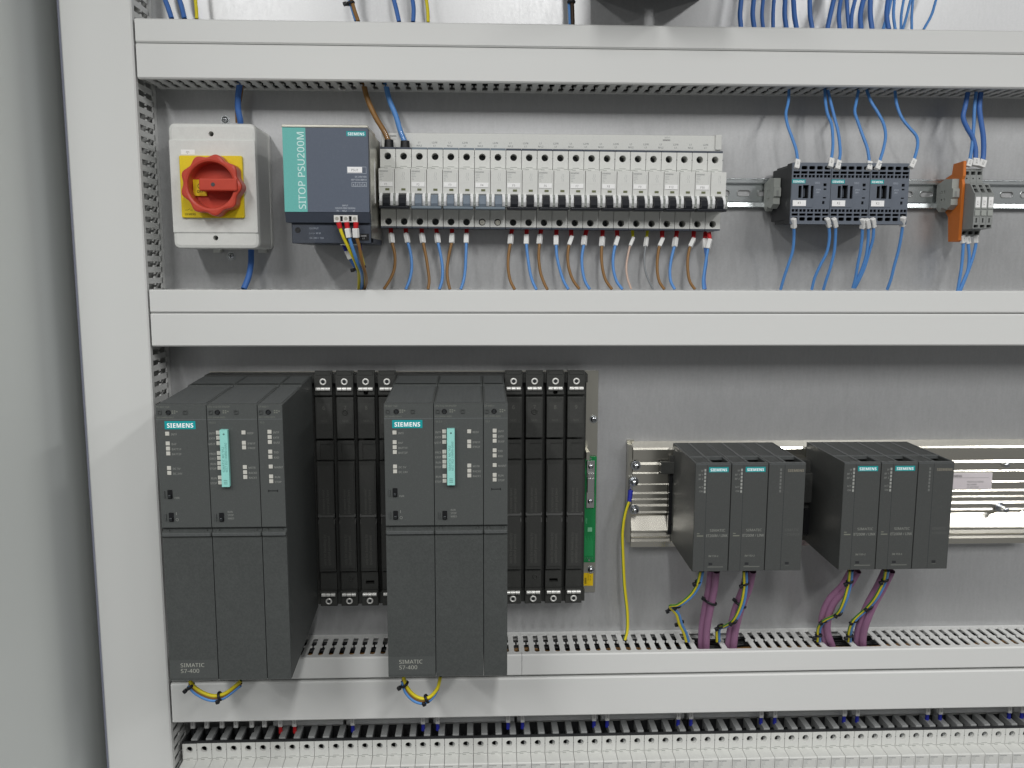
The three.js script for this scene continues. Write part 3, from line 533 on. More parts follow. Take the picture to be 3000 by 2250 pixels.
function rackModule(kind, x0, label) {
  const q = SHOW[kind], w = q.w - .4, t = thing('rack_module', label, 'module', [x0 + .2, -290, 36], 'dark grey modules in the rack');
  const Y = (y) => y + 290, Zf = F - 36;
  part('housing', exX([[0, 14], [0, 298], [60, 295.5], [62, 294], [Zf - 5, 290], [Zf - 2, 290], [Zf - 1, 289], [Zf - 1, Y(-126)], [Zf - 3, Y(-128)], [Zf - 3, 0], [60, 8]], 0, w, .3), M.s7, t);
  const ribs = []; for (let z = 66; z < Zf - 8; z += 5.2) ribs.push(bx(2, w - 2, 290.4 + (Zf - 5 - z) / (Zf - 67) * 4 - .6, 290.5 + (Zf - 5 - z) / (Zf - 67) * 4 + .35, z, z + 2.4)); for (let z = 6; z < 58; z += 5.2) ribs.push(bx(2, w - 2, 296, 298.2 - z * .042, z, z + 2.4));
  part('vent_ribs', ribs, M.s7edge, t);
  part('face_panel', bx(.1, w - .1, Y(-125.7), 290, Zf - 1.4, Zf - .1, .3), M.s7, t);
  part('face_print', face(.3, w - .3, Y(-125.4), Y(-.4), Zf), moduleMats[kind], t, true);
  const d = part('front_cover', exX([[Zf - 4, Y(-129)], [Zf - .5, Y(-130.2)], [Zf + 1.6, Y(-131.2)], [Zf + 1.6, Y(-134)], [Zf - .4, Y(-136)], [Zf - .2, Y(-289.5)], [Zf - 4, Y(-289.8)]], .2, w - .2), M.s7, t);
  part('grip', bx(.8, w - .8, Y(-134.4), Y(-131), Zf + .6, Zf + 2.2, .5), M.s7edge, d);
  for (const x of q.w > 30 ? [6, w - 6] : [5, w - 5]) part('hinge', bx(x - 1, x + 1, Y(-130.6), Y(-128), Zf - 2.4, Zf - .6), M.s7, t);
  if (kind === 'supply') part('cover_print', face(.4, w - .4, Y(-287), Y(-267), Zf - .05), doorM, d, true);
  const sx = kind === 'supply' ? 12.5 : 10.6, s = part('fixing_screw', new THREE.TorusGeometry(2.1, .6, 6, 18).translate(sx, Y(-7.5), Zf + .2), M.black, t);
  part('screw_head', [cyl(sx, Y(-7.5), Zf, 1.8, .5), bx(sx - 1.4, sx + 1.4, Y(-7.5) - .25, Y(-7.5) + .25, Zf + .2, Zf + .4)], M.screwDark, s);
  for (const x of q.w > 30 ? [4, 29] : [3.4]) part('latch_frame', exZ(shp([[x - 1.9, Y(-9.4)], [x + 1.9, Y(-9.4)], [x + 1.9, Y(-5.4)], [x - 1.9, Y(-5.4)]], [hrect(x - 1.3, x + 1.3, Y(-8.8), Y(-6))]), Zf - .2, Zf + .9), M.s7, t);
  for (const [x, ys] of q.leds) for (const y of ys) put('indicator', ledG, M.led, t, [x, Y(y), Zf - .1]);
  for (const [x, y] of q.toggles) {
    const g = part('toggle', exZ(rrect(x - 2.4, x + 2.4, Y(y) - 4.6, Y(y) + 4.6, .8), Zf - .3, Zf + .5), M.black, t);
    part('toggle_lever', bx(x - 1.4, x + 1.4, Y(y) - 3.4, Y(y) - .2, Zf + .3, Zf + 3.2, .6), M.screwDark, g);
    part('toggle_guard', bx(x - 6, x - 5.1, Y(y) - 3.6, Y(y) + 3.6, Zf - .2, Zf + 1.6, .3), M.s7edge, g);
  }
  if (kind === 'supply') part('badge', face(8.3, 38.6, Y(-24.3), Y(-16.1), Zf + .2), badgeM, t, true);
  if (kind === 'cpu') { const kx = 13.2, c = part('memory_card', bx(kx, kx + 7.8, Y(-82.5), Y(-24.3), Zf, Zf + 5, .5), M.tealPale, t); part('card_print', face(kx + .1, kx + 7.7, Y(-82.4), Y(-24.4), Zf + 5.05), keyM, c, true); }
  if (kind === 'comm') part('slot_shade_inlay', [bx(8, 17.4, Y(-88.5), Y(-87.7), Zf - .2, Zf + .1), bx(7.8, 8.5, Y(-89.3), Y(-86.9), Zf - .2, Zf + .11), bx(16.9, 17.6, Y(-89.3), Y(-86.9), Zf - .2, Zf + .11)], M.black, t);  // black inlay painted in for the shade of a recessed slot
  return t;
}
[['beside the upright duct', 0], ['between the blank slot covers', 225]].forEach(([w, x]) => {
  rackModule('supply', x, `dark grey power module with turquoise badge, ${w}`);
  rackModule('cpu', x + 50, `dark grey processor module holding a pale turquoise card, ${x ? 'between the blank slot covers' : 'in the group nearest the upright duct'}`);
  rackModule('comm', x + 100, `narrow dark grey communication module without a badge, ${x ? 'in the group between blank covers' : 'in the group nearest the upright duct'}`);
});
{
  const t = absThing('circuit_board', 'narrow green circuit board with a steel clamp, beside the rack', 'circuit board', [453, -234.6, 2]);
  part('board', exZ(rect(453, 467.4, -234.6, -98), 4, 6.2), M.green, t);
  part('board_print', face(453.6, 466.8, -232, -166, 6.3), print(13.2, 66, 8, '#1f8048', (g) => { g.fillStyle = '#7fc39a'; g.fillRect(4, 23, 5.5, 5.5); g.strokeStyle = '#3aa866'; g.lineWidth = .4; for (let i = 0; i < 9; i++) { g.beginPath(); g.moveTo(1 + i * 1.2, 34 + (i % 3) * 3); g.lineTo(1 + i * 1.2, 60); g.stroke(); } txt(g, 'A5E00', 3.4, 18, 2.6, '#7fc39a', { rot: -Math.PI / 2 }); }, .35), t, true);
  const c = part('clamp_plate', [bx(455.2, 465.2, -163.3, -103, 6.3, 7.8, .4), bx(455.5, 464.6, -143, -124, 7.8, 12, .8), bx(456, 464.6, -124, -118, 7.8, 12, .6)], M.chrome, t);
  for (const y of [-110.5, -155]) { const s = part('clamp_screw', new THREE.SphereGeometry(3.3, 16, 8, 0, 7, 0, 1.5).rotateX(Math.PI / 2).scale(1, 1, .6).translate(460, y, 7.6), M.screw, c); s.name = 'clamp_screw'; }
  for (const y of [-100.6, -231.8]) part('rivet', cyl(460, y, 5, 1.2, 3, 'z', 10), M.screw, t);
  for (const x of [455, 458, 461, 464]) part('solder_dot', cyl(x, -229, 6.3, .55, .4, 'z', 8), M.screw, t);
}
{
  const t = absThing('warning_sticker', 'small yellow printed sticker under the green circuit board', 'sticker', [454, -267, 2]);
  part('sticker', bx(454, 466, -267, -250, 2.05, 2.3), M.yellow, t);
  part('sticker_print', face(454.2, 465.8, -266.8, -250.2, 2.4), print(11.6, 16.6, 14, '#e3c019', (g) => { g.fillStyle = '#6b5b18'; g.fillRect(1, 6, .8, 8); for (let i = 0; i < 7; i++) g.fillRect(1, 6.2 + i * 1.2, 2.4, .7); txt(g, 'System', 6.6, 10, 2.6, '#6b5b18', { rot: -Math.PI / 2 }); txt(g, 'NF 3A', 9.6, 10, 2.6, '#6b5b18', { rot: -Math.PI / 2 }); }), t, true);
}

// ───────── aluminium profile rail and the small modules ─────────
const RX0 = 511, RX1 = 1016;
{
  const t = absThing('profile_rail', 'wide ribbed aluminium profile rail carrying the small modules', 'rail', [RX0, -213, 0]);
  part('profile', exX([[.4, -80], [1.6, -80], [15.6, -85.2], [16.6, -87.6], [16.8, -100], [15, -100.6], [15, -103.6], [16.3, -106.6], [16.4, -115.2], [14.6, -115.8], [15.6, -118], [15.7, -130], [14.2, -130.4], [15, -132.3], [15.1, -141], [14, -141.4], [15, -144], [15.1, -149], [14, -149.6], [14.8, -151.8], [14.9, -156.6], [13.8, -157], [15, -160], [15.1, -165.4], [13.4, -166], [14.4, -168.6], [14.4, -170], [7.6, -171], [11.4, -179], [16.2, -188.6], [17.2, -190.4], [17.3, -192.6], [14, -193.4], [15.9, -198.6], [17.2, -199.4], [17.2, -201], [15.6, -201.6], [16.8, -204.8], [16.9, -211.6], [14, -213], [.4, -213]], RX0, RX1), M.alu, t);
  part('end_bracket', [bx(505.6, 510.4, -206, -82, .4, 15), bx(505.6, 514, -206, -78, .3, 2)], M.aluDull, t);
  const lm = print(60, 21, 9, '#d6cfd2', (g) => { txt(g, 'SIEMENS', 6, 5, 4, '#444', { bold: true, w: 15 }); g.fillStyle = '#777'; g.fillRect(6, 6, 50, .35); txt(g, 'PROFILSCHIENE', 28, 12.5, 3, '#666'); txt(g, '482,6MM', 28, 16, 3, '#666'); txt(g, '1P 6ES7390', 28, 19.6, 3, '#666'); });
  part('type_label', bx(906, 966.4, -140.6, -119.6, 15.9, 17.3), M.whiteBright, t); part('label_print', face(906.2, 966.2, -140.4, -119.8, 17.4), lm, t, true);
}
function bigScrew(label, x, y, z, h) {
  const t = absThing('rail_screw', label, 'screw', [x, y - 5, z], 'screws holding the profile rail');
  part('washer', [cyl(x, y, z + .7, 6.2, 1.4, 'z', 24), cyl(x, y, z + 2, 5, 1.2, 'z', 20)], M.screw, t);
  part('shank', cyl(x, y, z + 2.6 + h / 2, 3.4, h, 'z', 18), M.screw, t);
  part('head', new THREE.SphereGeometry(3.9, 18, 8, 0, 7, 0, 1.5).rotateX(Math.PI / 2).scale(1, 1, .65).translate(x, y, z + h + 2.4), M.screw, t);
}
bigScrew('bright screw at the open end of the profile rail, above the earth stud', ...at(1863, 1364, 18).toArray().slice(0, 2), 17, 2);
bigScrew('bright earth stud with washers holding the yellow green wire', ...at(1857, 1412, 20).toArray().slice(0, 2), 17, 5);
bigScrew('bright screw under the earth stud on the profile rail', ...at(1859, 1494, 20).toArray().slice(0, 2), 17, 5);
bigScrew('bright screw past the white label, upper edge of the profile rail', ...at(2955, 1365, 24).toArray().slice(0, 2), 12, 6);
bigScrew('bright long screw past the white label, above the polished flute', ...at(2943, 1492, 26).toArray().slice(0, 2), 15.5, 12);

const etTop = at(2145, 1358, 130).y, etBot = at(2134, 1674, 130).y, etH = etTop - etBot;
const etM = [0, 1].map((link) => print(40, etH, 9, '#494b4a', (g) => {
  g.fillStyle = '#303234'; g.fillRect(link ? 12.6 : 17, 0, .5, etH); g.fillStyle = '#5d6063'; g.fillRect(0, .2, 40, .5);
  if (link) { ['SF', 'BF 1', 'BF 2', '', 'ACT', 'ON'].forEach((s, i) => txt(g, s, 8.8, 8.2 + i * 4.7, 2.9, '#8d8f8b', { align: 'right' })); }
  g.fillStyle = link ? '#9a9c98' : '#6c6e6c'; const lx = link ? 9.8 : 12; for (let i = 0; i < 7; i++) g.fillRect(lx, 5.4 + i * 4.1, 2, 2.9);
  if (link) { txt(g, 'SIMATIC', 18, 77.6, 4.1, '#8d8f88', { w: 18 }); txt(g, 'ET200M / LINK', 14.2, 84, 4.3, '#94968f', { w: 24.5 }); g.fillStyle = '#77796f'; g.fillRect(3.5, 79.5, 3, 1); g.fillRect(3.5, 82, 7.4, 1.4); txt(g, 'IM 153-2', 17.6, 107, 2.9, '#96988f'); } else { txt(g, 'SIEMENS', 20.5, 9, 4, '#8a8577', { bold: true, w: 18 }); txt(g, 'SIMATIC', 20, 77.6, 3.9, '#5c5d5b', { w: 16 }); txt(g, 'Y-COUPLER', 20, 83.6, 3.6, '#5c5d5b', { w: 17 }); }
  g.fillStyle = '#2c2d2f'; g.fillRect(link ? 18 : 22, 114.2, 4.5, 3.2); g.strokeStyle = '#70726e'; g.lineWidth = .3; g.beginPath(); g.moveTo(link ? 18 : 22, 118); g.lineTo(link ? 23 : 27, 118); g.stroke(); if (link) { g.fillStyle = '#6e706b'; g.fillRect(17, 118.7, 18, 1); }
}, .52));
function smallModule(u0, u1, link, label) {
  const x0 = at(u0, 1358, 130).x, w = at(u1, 1358, 130).x - x0 - .7, y = etBot, h = etH, t = thing('small_module', label, 'module', [x0, y, 17.5], 'small dark modules on the profile rail');
  const Z = 130 - 17.5;
  part('housing', [exX([[0, 2], [0, h - 7], [Z - 1.4, h - 7], [Z - 1.4, 0], [Z - 30, 0], [12, 1]], 0, w), bx(0, 1, h - 7.1, h, .2, Z - 1.4), bx(w - 1, w, h - 7.1, h - .1, .2, Z - 1.4), bx(1, w - 1, h - 7.1, h, .2, 2), bx(1, w - 1, h - 7.1, h, Z - 4, Z - 1.4)], M.et, t);
  part('top_frame', [bx(.1, w - .1, h - 1, h + .4, Z - 4.4, Z - .4, .3), bx(.05, 1.8, h - 1.4, h + .5, 2, Z - 2, .6, 2), bx(w * .43, w * .5, h - 4, h + .6, 2, Z - 2, .8, 2), bx(w - 1.8, w - .05, h - 1.4, h + .5, 2, Z - 2, .6, 2), bx(.2, w - .2, h - 4, h + .55, Z - 36, Z - 32.6, .8, 2)], M.s7edge, t);
  const rib = []; for (let z = 4; z < Z - 38; z += 4.2) rib.push(bx(1.4, w - 1.4, h - 3, h - .1, z, z + 2)); for (let z = Z - 31; z < Z - 6; z += 4.2) rib.push(bx(1.4, w * .46, h - 3, h - .1, z, z + 2));
  part('vent_ribs', rib, M.et, t);
  const a = part('front_panel', [bx(.1, w * (link ? .31 : .42), .2, h - .4, Z - 1.6, Z - .2, .3), bx(w * (link ? .325 : .435), w - .1, .2, h - .2, Z - 1.6, Z, .4)], M.et, t);
  part('front_print', face(.3, w - .3, .4, h - .6, Z + .08), etM[link], a, true);
  if (link) part('badge', face(w * .375, w * .92, h - 9.7, h - 3.9, Z + .2), badgeM, a, true);
  part('top_tab', bx(w * .16, w * .34, h - .6, h + 1, Z - 3, Z - .6, .4), M.s7edge, t);
}
[['first', [2038.5, 2145.3, 2253.8, 2363.5], 'of the group near the earth wire'], ['second', [2474, 2583.6, 2692, 2798.8], 'of the group beside the white rail label']].forEach(([, u, w]) => {
  smallModule(u[0], u[1], 1, `small link module with turquoise badge, outermost ${w}`);
  smallModule(u[1], u[2], 1, `small link module with turquoise badge, middle ${w}`);
  smallModule(u[2], u[3], 0, `small coupler module without turquoise badge ${w}`);
});
{
  const a = at(1992, 1390, 26).x, t = absThing('bus_connector', 'black plastic bus connector stub beside the small modules', 'connector', [a - 22, -178, 17]);
  part('plug', [bx(a - 24, a - 2, -116, -101, 17.2, 27, 1), bx(a - 12, a - 2, -101, -94, 17.2, 24)], M.rack, t);
  part('bus_strip', [bx(a - 12, a - 8, -194, -116, 17.2, 21), bx(a - 8, a - 1, -128, -122, 17.2, 25)], M.black, t);
  part('latch', tube([new THREE.Vector3(a - 10, -178, 22), new THREE.Vector3(a - 4, -186, 24), new THREE.Vector3(a - 2, -196, 22)], 1), M.black, t);
}
for (const [u0, u1, l] of [[2335, 2400, 'black bus unit between the two groups of small modules']]) {
  const x0 = at(u0, 1500, 30).x, x1 = at(u1, 1500, 30).x, t = absThing('bus_unit', l, 'connector', [x0, -194, 17]);
  part('body', [bx(x0, x1, -194, -98, 17.3, 34, 1), bx(x0 + 3, x1 - 3, -150, -112, 34, 42, 2)], M.rack, t);
  part('socket', bx(x0 + 6, x1 - 4, -190, -158, 34, 38, 1), M.black, t);
}

{
  const t = absThing('upper_device', 'dark grey device mounted in the row above the picture', 'device', [452, 446, 0]);
  part('housing', [bx(452, 516, 446, 590, 1, 205, 3), bx(524, 584, 446, 590, 1, 205, 3)], M.s7, t); part('back', bx(452, 584, 450, 586, .5, 60), M.s7, t);
}
// ───────── wires ─────────
const up = new THREE.Vector3(0, 1, 0);
function wire(name, label, group, pts, r, m, o = {}) {
  const low = pts.reduce((a, p) => (p.y < a.y ? p : a)), t = absThing(name, label, o.cat ?? 'wire', [low.x, low.y, low.z], group);
  const c = new THREE.CatmullRomCurve3(pts, false, 'centripetal'), L = c.getLength();
  part('sheath', new THREE.TubeGeometry(c, Math.max(18, Math.round(L / 2.2)), r, o.sg ?? 10), m, t, m === M.wYG);
  const along = (d, len, g, mm, nm) => { const p = c.getPointAt(Math.min(.999, (d + len / 2) / L)), q = c.getTangentAt(Math.min(.999, (d + len / 2) / L)); g.applyQuaternion(new THREE.Quaternion().setFromUnitVectors(up, q)).translate(p.x, p.y, p.z); return part(nm, g, mm, t, nm === 'marker_print'); };
  let d = 0;
  if (o.ferrule) { along(0, o.fl ?? 6.5, new THREE.CylinderGeometry(r * 1.35, r * 1.55, o.fl ?? 6.5, 12), o.ferrule, 'ferrule'); d = (o.fl ?? 6.5) - .3; }
  if (o.marker) { const w = r * 2 + 2.4, g = new RoundedBoxGeometry(w, o.ml ?? 11, r * 2 + 1.4, 2, .9); along(d, o.ml ?? 11, g, M.sleeve, 'marker_sleeve'); const pm = new THREE.PlaneGeometry(w * .72, 8).translate(0, 0, r + .78); const pr = along(d + 2, (o.ml ?? 11) - 4, pm, sleeveM, 'marker_print'); pr.name = 'marker_print'; }
  if (o.boot) along(0, o.boot, new THREE.CylinderGeometry(r * 1.7, r * 1.85, o.boot, 14), M.black, 'boot');
  if (o.sock) along(o.boot ?? 0, o.sock, new THREE.CylinderGeometry(r * 1.25, r * 1.25, o.sock, 12), M.clear, 'clear_sleeve');
  return { t, c, L };
}
const P = (k, list, za, zb, e = 1) => list.map(([x, y], i) => px(k, x, y, za + (zb - za) * Math.pow(i / (list.length - 1), e)));
// under the two pole breakers
const BR = [
  ['F1', 'brown', 'b', [[202, 985], [207, 1050], [216, 1130], [240, 1240], [235, 1370], [200, 1460], [140, 1556]]], ['F1', 'blue', 'b', [[338, 985], [345, 1050], [358, 1120], [385, 1230], [395, 1360], [375, 1470], [340, 1558]]],
  ['F2', 'brown', 'b', [[485, 985], [490, 1060], [500, 1130], [525, 1250], [545, 1380], [555, 1480], [545, 1558]]], ['F2', 'blue', 'b', [[618, 985], [628, 1060], [637, 1130], [660, 1240], [678, 1370], [672, 1480], [648, 1558]]],
  ['F3', 'brown', 'b', [[763, 985], [765, 1060], [760, 1130], [735, 1250], [720, 1370], [725, 1470], [745, 1558]]], ['F3', 'blue', 'b', [[900, 985], [897, 1060], [895, 1140], [892, 1250], [885, 1380], [870, 1480], [845, 1558]]],
  ['F5', 'brown', 'b', [[1315, 995], [1305, 1070], [1298, 1140], [1282, 1250], [1280, 1370], [1300, 1480], [1340, 1560]]], ['F5', 'blue', 'b', [[1450, 995], [1447, 1080], [1447, 1150], [1460, 1270], [1480, 1400], [1505, 1490], [1540, 1562]]],
  ['F6', 'brown', 'b', [[1585, 995], [1570, 1080], [1565, 1150], [1560, 1270], [1575, 1400], [1605, 1490], [1640, 1562]]], ['F6', 'blue', 'c', [[95, 1005], [92, 1080], [92, 1150], [100, 1260], [130, 1390], [165, 1490], [205, 1558]]],
  ['F7', 'brown', 'c', [[230, 1010], [228, 1090], [210, 1150], [198, 1260], [210, 1370], [250, 1480], [305, 1555]]], ['F7', 'blue', 'c', [[372, 1010], [352, 1090], [345, 1150], [328, 1260], [335, 1390], [360, 1490], [400, 1558]]],
  ['F8', 'brown', 'c', [[518, 1015], [515, 1100], [510, 1170], [508, 1270], [520, 1380], [550, 1480], [605, 1558]]], ['F8', 'blue', 'c', [[650, 1015], [651, 1090], [635, 1150], [615, 1260], [618, 1380], [650, 1490], [700, 1558]]],
  ['F9', 'thin pinkish', 'c', [[793, 1020], [793, 1100], [770, 1160], [745, 1270], [735, 1370], [750, 1470], [780, 1555]]], ['F9', 'thin grey', 'c', [[930, 1020], [920, 1100], [912, 1160], [900, 1260], [905, 1360], [930, 1450], [980, 1555]]],
  ['F12', 'brown', 'c', [[1065, 1025], [1060, 1110], [1040, 1160], [1022, 1270], [1020, 1390], [1040, 1490], [1085, 1558]]], ['F12', 'blue', 'c', [[1200, 1025], [1187, 1100], [1177, 1160], [1150, 1270], [1135, 1390], [1145, 1490], [1180, 1558]]],
  ['F90', 'brown', 'c', [[1355, 1030], [1346, 1110], [1320, 1170], [1300, 1270], [1300, 1390], [1320, 1490], [1365, 1558]]], ['F90', 'darker blue', 'c', [[1462, 1035], [1455, 1110], [1460, 1180], [1470, 1290], [1455, 1400], [1450, 1480], [1460, 1558]]], ['F90', 'bright blue', 'c', [[1490, 1035], [1500, 1110], [1485, 1180], [1465, 1300], [1450, 1400], [1440, 1480], [1445, 1558]]],
];
for (const [f, col, k, pts] of BR) {
  const thin = col.startsWith('thin'), m = col === 'brown' ? M.wBrown : col === 'thin pinkish' ? M.wPink : col === 'thin grey' ? M.wGrey : col === 'darker blue' ? M.wBlueDark : M.wBlue;
  wire('hanging_wire', `${col} wire with white sleeve hanging from the breaker marked ${f}`, 'wires under the two pole breakers', P(k, pts, col === 'bright blue' ? 34 : 26, 42), thin ? 1.25 : 1.75, m, { ferrule: thin ? M.ferYel : M.ferRed, marker: true, fl: 8, ml: 12 });
}
wire('feed_wire', 'thick brown wire with black boot entering the breaker marked F1', 'feed wires of the breaker row', P('p', [[1139, 437], [1139, 418], [1127, 388], [1098, 339], [1075, 285], [1064, 240]], 36, 30), 3, M.wBrown, { boot: 10, sock: 12 });
wire('feed_wire', 'thick blue wire with black boot entering the breaker marked F1', 'feed wires of the breaker row', P('p', [[1187, 440], [1186, 418], [1174, 387], [1160, 340], [1140, 290], [1129, 240]], 36, 30), 3, M.wBlue, { boot: 10, sock: 12 });
// contactors and terminal blocks
const CW = [
  ['entering the top of the contactor marked K1, far from K2', [[492, 675], [500, 610], [490, 530], [460, 440], [425, 340], [415, 260], [432, 180], [438, 85]]], ['entering the top of the contactor marked K1, next to K2', [[744, 665], [755, 600], [765, 520], [765, 430], [755, 340], [725, 260], [710, 170], [705, 75]]],
  ['entering the top of the contactor marked K2, next to K1', [[796, 680], [810, 620], [820, 570], [818, 500], [805, 400], [775, 280], [750, 180], [725, 75]]], ['entering the top of the contactor marked K2, next to K3', [[1035, 685], [1038, 630], [1025, 530], [990, 430], [955, 330], [930, 250], [940, 180], [958, 85]]],
  ['entering the top of the contactor marked K3, next to K2', [[1094, 680], [1115, 620], [1140, 540], [1160, 430], [1145, 340], [1105, 260], [1050, 170], [1018, 85]]], ['entering the top of the contactor marked K3, far from K2', [[1347, 668], [1378, 590], [1400, 490], [1390, 430], [1340, 370], [1285, 300], [1245, 200], [1230, 95]]],
  ['leaving the underside of the contactor marked K1, far from K2', [[470, 1045], [474, 1120], [475, 1180], [465, 1290], [430, 1400], [400, 1490], [375, 1578]]], ['leaving the underside of the contactor marked K1, next to K2', [[722, 1045], [735, 1105], [740, 1190], [720, 1300], [670, 1400], [630, 1490], [608, 1578]]],
  ['leaving the underside of the contactor marked K2, next to K1', [[772, 1045], [785, 1110], [785, 1190], [775, 1300], [745, 1420], [715, 1510], [695, 1578]]], ['leaving the underside of the contactor marked K2, with bright sleeve', [[990, 1050], [987, 1120], [983, 1200], [970, 1300], [950, 1400], [935, 1490], [915, 1565]]],
  ['leaving the underside of the contactor marked K2, closest to K3', [[1020, 1050], [1030, 1120], [1030, 1200], [1015, 1320], [985, 1420], [950, 1500], [920, 1565]]], ['leaving the underside of the contactor marked K3, next to K2', [[1062, 1045], [1070, 1110], [1065, 1200], [1040, 1290], [1000, 1420], [960, 1510], [930, 1565]]],
  ['leaving the underside of the contactor marked K3, far from K2', [[1292, 1035], [1287, 1100], [1275, 1190], [1255, 1290], [1225, 1400], [1200, 1500], [1172, 1578]]],
];
CW.forEach(([w, p], i) => wire('control_wire', `blue wire with white sleeve ${w}`, 'blue wires of the contactors', P('d', p, 76, i < 6 ? 40 : 44), 1.75, M.wBlue, { marker: true, ml: 12 }));
const TW = [['into the top of the terminal block tagged X12', [[1826, 655], [1832, 600], [1832, 530], [1810, 440], [1770, 370], [1740, 290], [1755, 210], [1775, 105]], 2.7], ['into the top of the terminal block tagged X11', [[1775, 660], [1793, 590], [1810, 470], [1820, 340], [1825, 220], [1838, 95]], 1.9], ['into the top of the terminal block tagged X13', [[1868, 665], [1888, 600], [1893, 540], [1890, 430], [1875, 330], [1862, 220], [1872, 105]], 2.9]];
TW.forEach(([w, p, r]) => wire('terminal_wire', `blue wire running ${w}`, 'blue wires of the terminal blocks', P('d', p, 45, 40), r, r > 2 ? M.wBlueDark : M.wBlue, { marker: true, ml: 9 }));
[['X11', [[1733, 1175], [1740, 1240], [1735, 1330], [1725, 1430], [1710, 1520], [1698, 1588]]], ['X12', [[1768, 1180], [1780, 1260], [1785, 1330], [1775, 1430], [1740, 1520], [1712, 1588]]], ['X13', [[1838, 1172], [1835, 1240], [1815, 1330], [1785, 1420], [1750, 1510], [1718, 1588]]]].forEach(([n, p]) => wire('terminal_wire', `blue wire leaving the underside of the terminal block tagged ${n}`, 'blue wires of the terminal blocks', P('d', p, 44, 42), 1.8, M.wBlue, { marker: true, ml: 9 }));
// rotary switch and power supply
wire('supply_cable', 'thick blue wire dropping from the duct to the rotary switch', 'thick wires of the rotary switch', P('a', [[792, 390], [790, 370], [775, 290], [775, 200], [790, 90]], 22, 30), 3.5, M.wBlueDark);
wire('supply_cable', 'thick brown wire half hidden behind the blue switch wire', 'thick wires of the rotary switch', P('a', [[775, 390], [772, 330], [776, 260], [790, 180], [802, 92]], 15, 22), 3, M.wBrown);
wire('supply_cable', 'thick blue wire leaving the underside of the rotary switch', 'thick wires of the rotary switch', P('a', [[868, 1300], [866, 1400], [850, 1490], [815, 1578]], 22, 44), 3.5, M.wBlueDark);
const PSW = [['yellow green wire at the input of the power supply', [[1492, 1100], [1515, 1175], [1568, 1290], [1618, 1400], [1638, 1480], [1638, 1580]], M.wYG, 0, 129], ['blue wire at the input of the power supply', [[1550, 1100], [1565, 1190], [1590, 1275], [1622, 1370], [1655, 1450], [1662, 1520], [1658, 1580]], M.wBlue, 1, 129], ['brown wire at the input of the power supply', [[1617, 1100], [1618, 1190], [1640, 1270], [1660, 1380], [1685, 1470], [1690, 1530], [1676, 1580]], M.wBrown, 1, 129], ['blue wire at the output below the power supply', [[1535, 1262], [1565, 1340], [1610, 1420], [1650, 1500], [1648, 1580]], M.wBlueDark, 1, 100], ['yellow green wire at the output below the power supply', [[1640, 1260], [1655, 1340], [1672, 1410], [1672, 1490], [1668, 1580]], M.wYG, 0, 100]];
for (const [l, p, m, mk, z] of PSW) wire('supply_wire', l, 'wires of the power supply', P('a', p, z, 42, z > 110 ? 2.6 : 2), 1.8, m, { ferrule: z > 110 ? M.ferRed : M.ferBlue, marker: !!mk, fl: 6.5, ml: 10 });
function cableTie(label, p, r, rot = 0, dir = [-1, -.6]) {
  const t = absThing('cable_tie', label, 'cable tie', [p.x, p.y - r, p.z], 'black cable ties');
  const g = new THREE.TorusGeometry(r, .95, 8, 24).rotateX(Math.PI / 2).scale(1, 1.7, 1).rotateZ(rot).translate(p.x, p.y, p.z), h = r + 1.6;
  part('strap', g, M.tie, t);
  part('lock_head', new RoundedBoxGeometry(4.4, 4.2, 4.4, 2, 1).rotateZ(rot).translate(p.x + dir[0] * h, p.y + dir[1] * h, p.z + 1.5), M.tie, t);
}
cableTie('black cable tie round the power supply wires', px('a', 1645, 1428, 92), 6.2, .25, [-1, -.3]);
// loops under the rack modules
function loop(where, k, pts, z) {
  const q = P(k, pts, z, z), off = (a, b) => q.map((p, i) => new THREE.Vector3(p.x + a * (i === 0 || i === q.length - 1 ? .6 : 1), p.y + b, p.z + (b ? -.6 : 1)));
  wire('looped_wire', `yellow green wire looping under the power module ${where}`, 'looped wires under the rack modules', off(0, 0), 1.9, M.wYG);
  wire('looped_wire', `brown wire looping under the power module ${where}`, 'looped wires under the rack modules', off(-.8, -3.2), 1.9, M.wBrown);
  wire('looped_wire', `light blue wire looping under the power module ${where}`, 'looped wires under the rack modules', off(-2, -6), 1.9, M.wBlue);
  return q;
}
const la = loop('beside the upright duct', 'l', [[205, 385], [240, 430], [310, 478], [400, 505], [480, 488], [550, 440], [612, 385]], 168);
cableTie('black cable tie at the start of the wire loop beside the upright duct', new THREE.Vector3(la[1].x - 4, la[1].y - .5, 168), 4.4, .7, [-.9, -.75]);
cableTie('black cable tie at the bottom of the wire loop beside the upright duct', new THREE.Vector3(la[4].x - 5, la[4].y - 3.2, 168), 4.4, -1.3, [-.4, -.95]);
const lb = loop('between the blank slot covers', 'r', [[850, 1270], [885, 1365], [955, 1440], [1030, 1465], [1090, 1445], [1150, 1375], [1178, 1270]], 168);
cableTie('black cable tie at the start of the wire loop between the blank covers', new THREE.Vector3(lb[1].x - 3, lb[1].y + 3, 168), 4.4, .6, [-.95, -.6]);
cableTie('black cable tie at the bottom of the wire loop between the blank covers', new THREE.Vector3(lb[4].x - 4, lb[4].y - 3, 168), 4.4, -1.1, [-.5, -.9]);
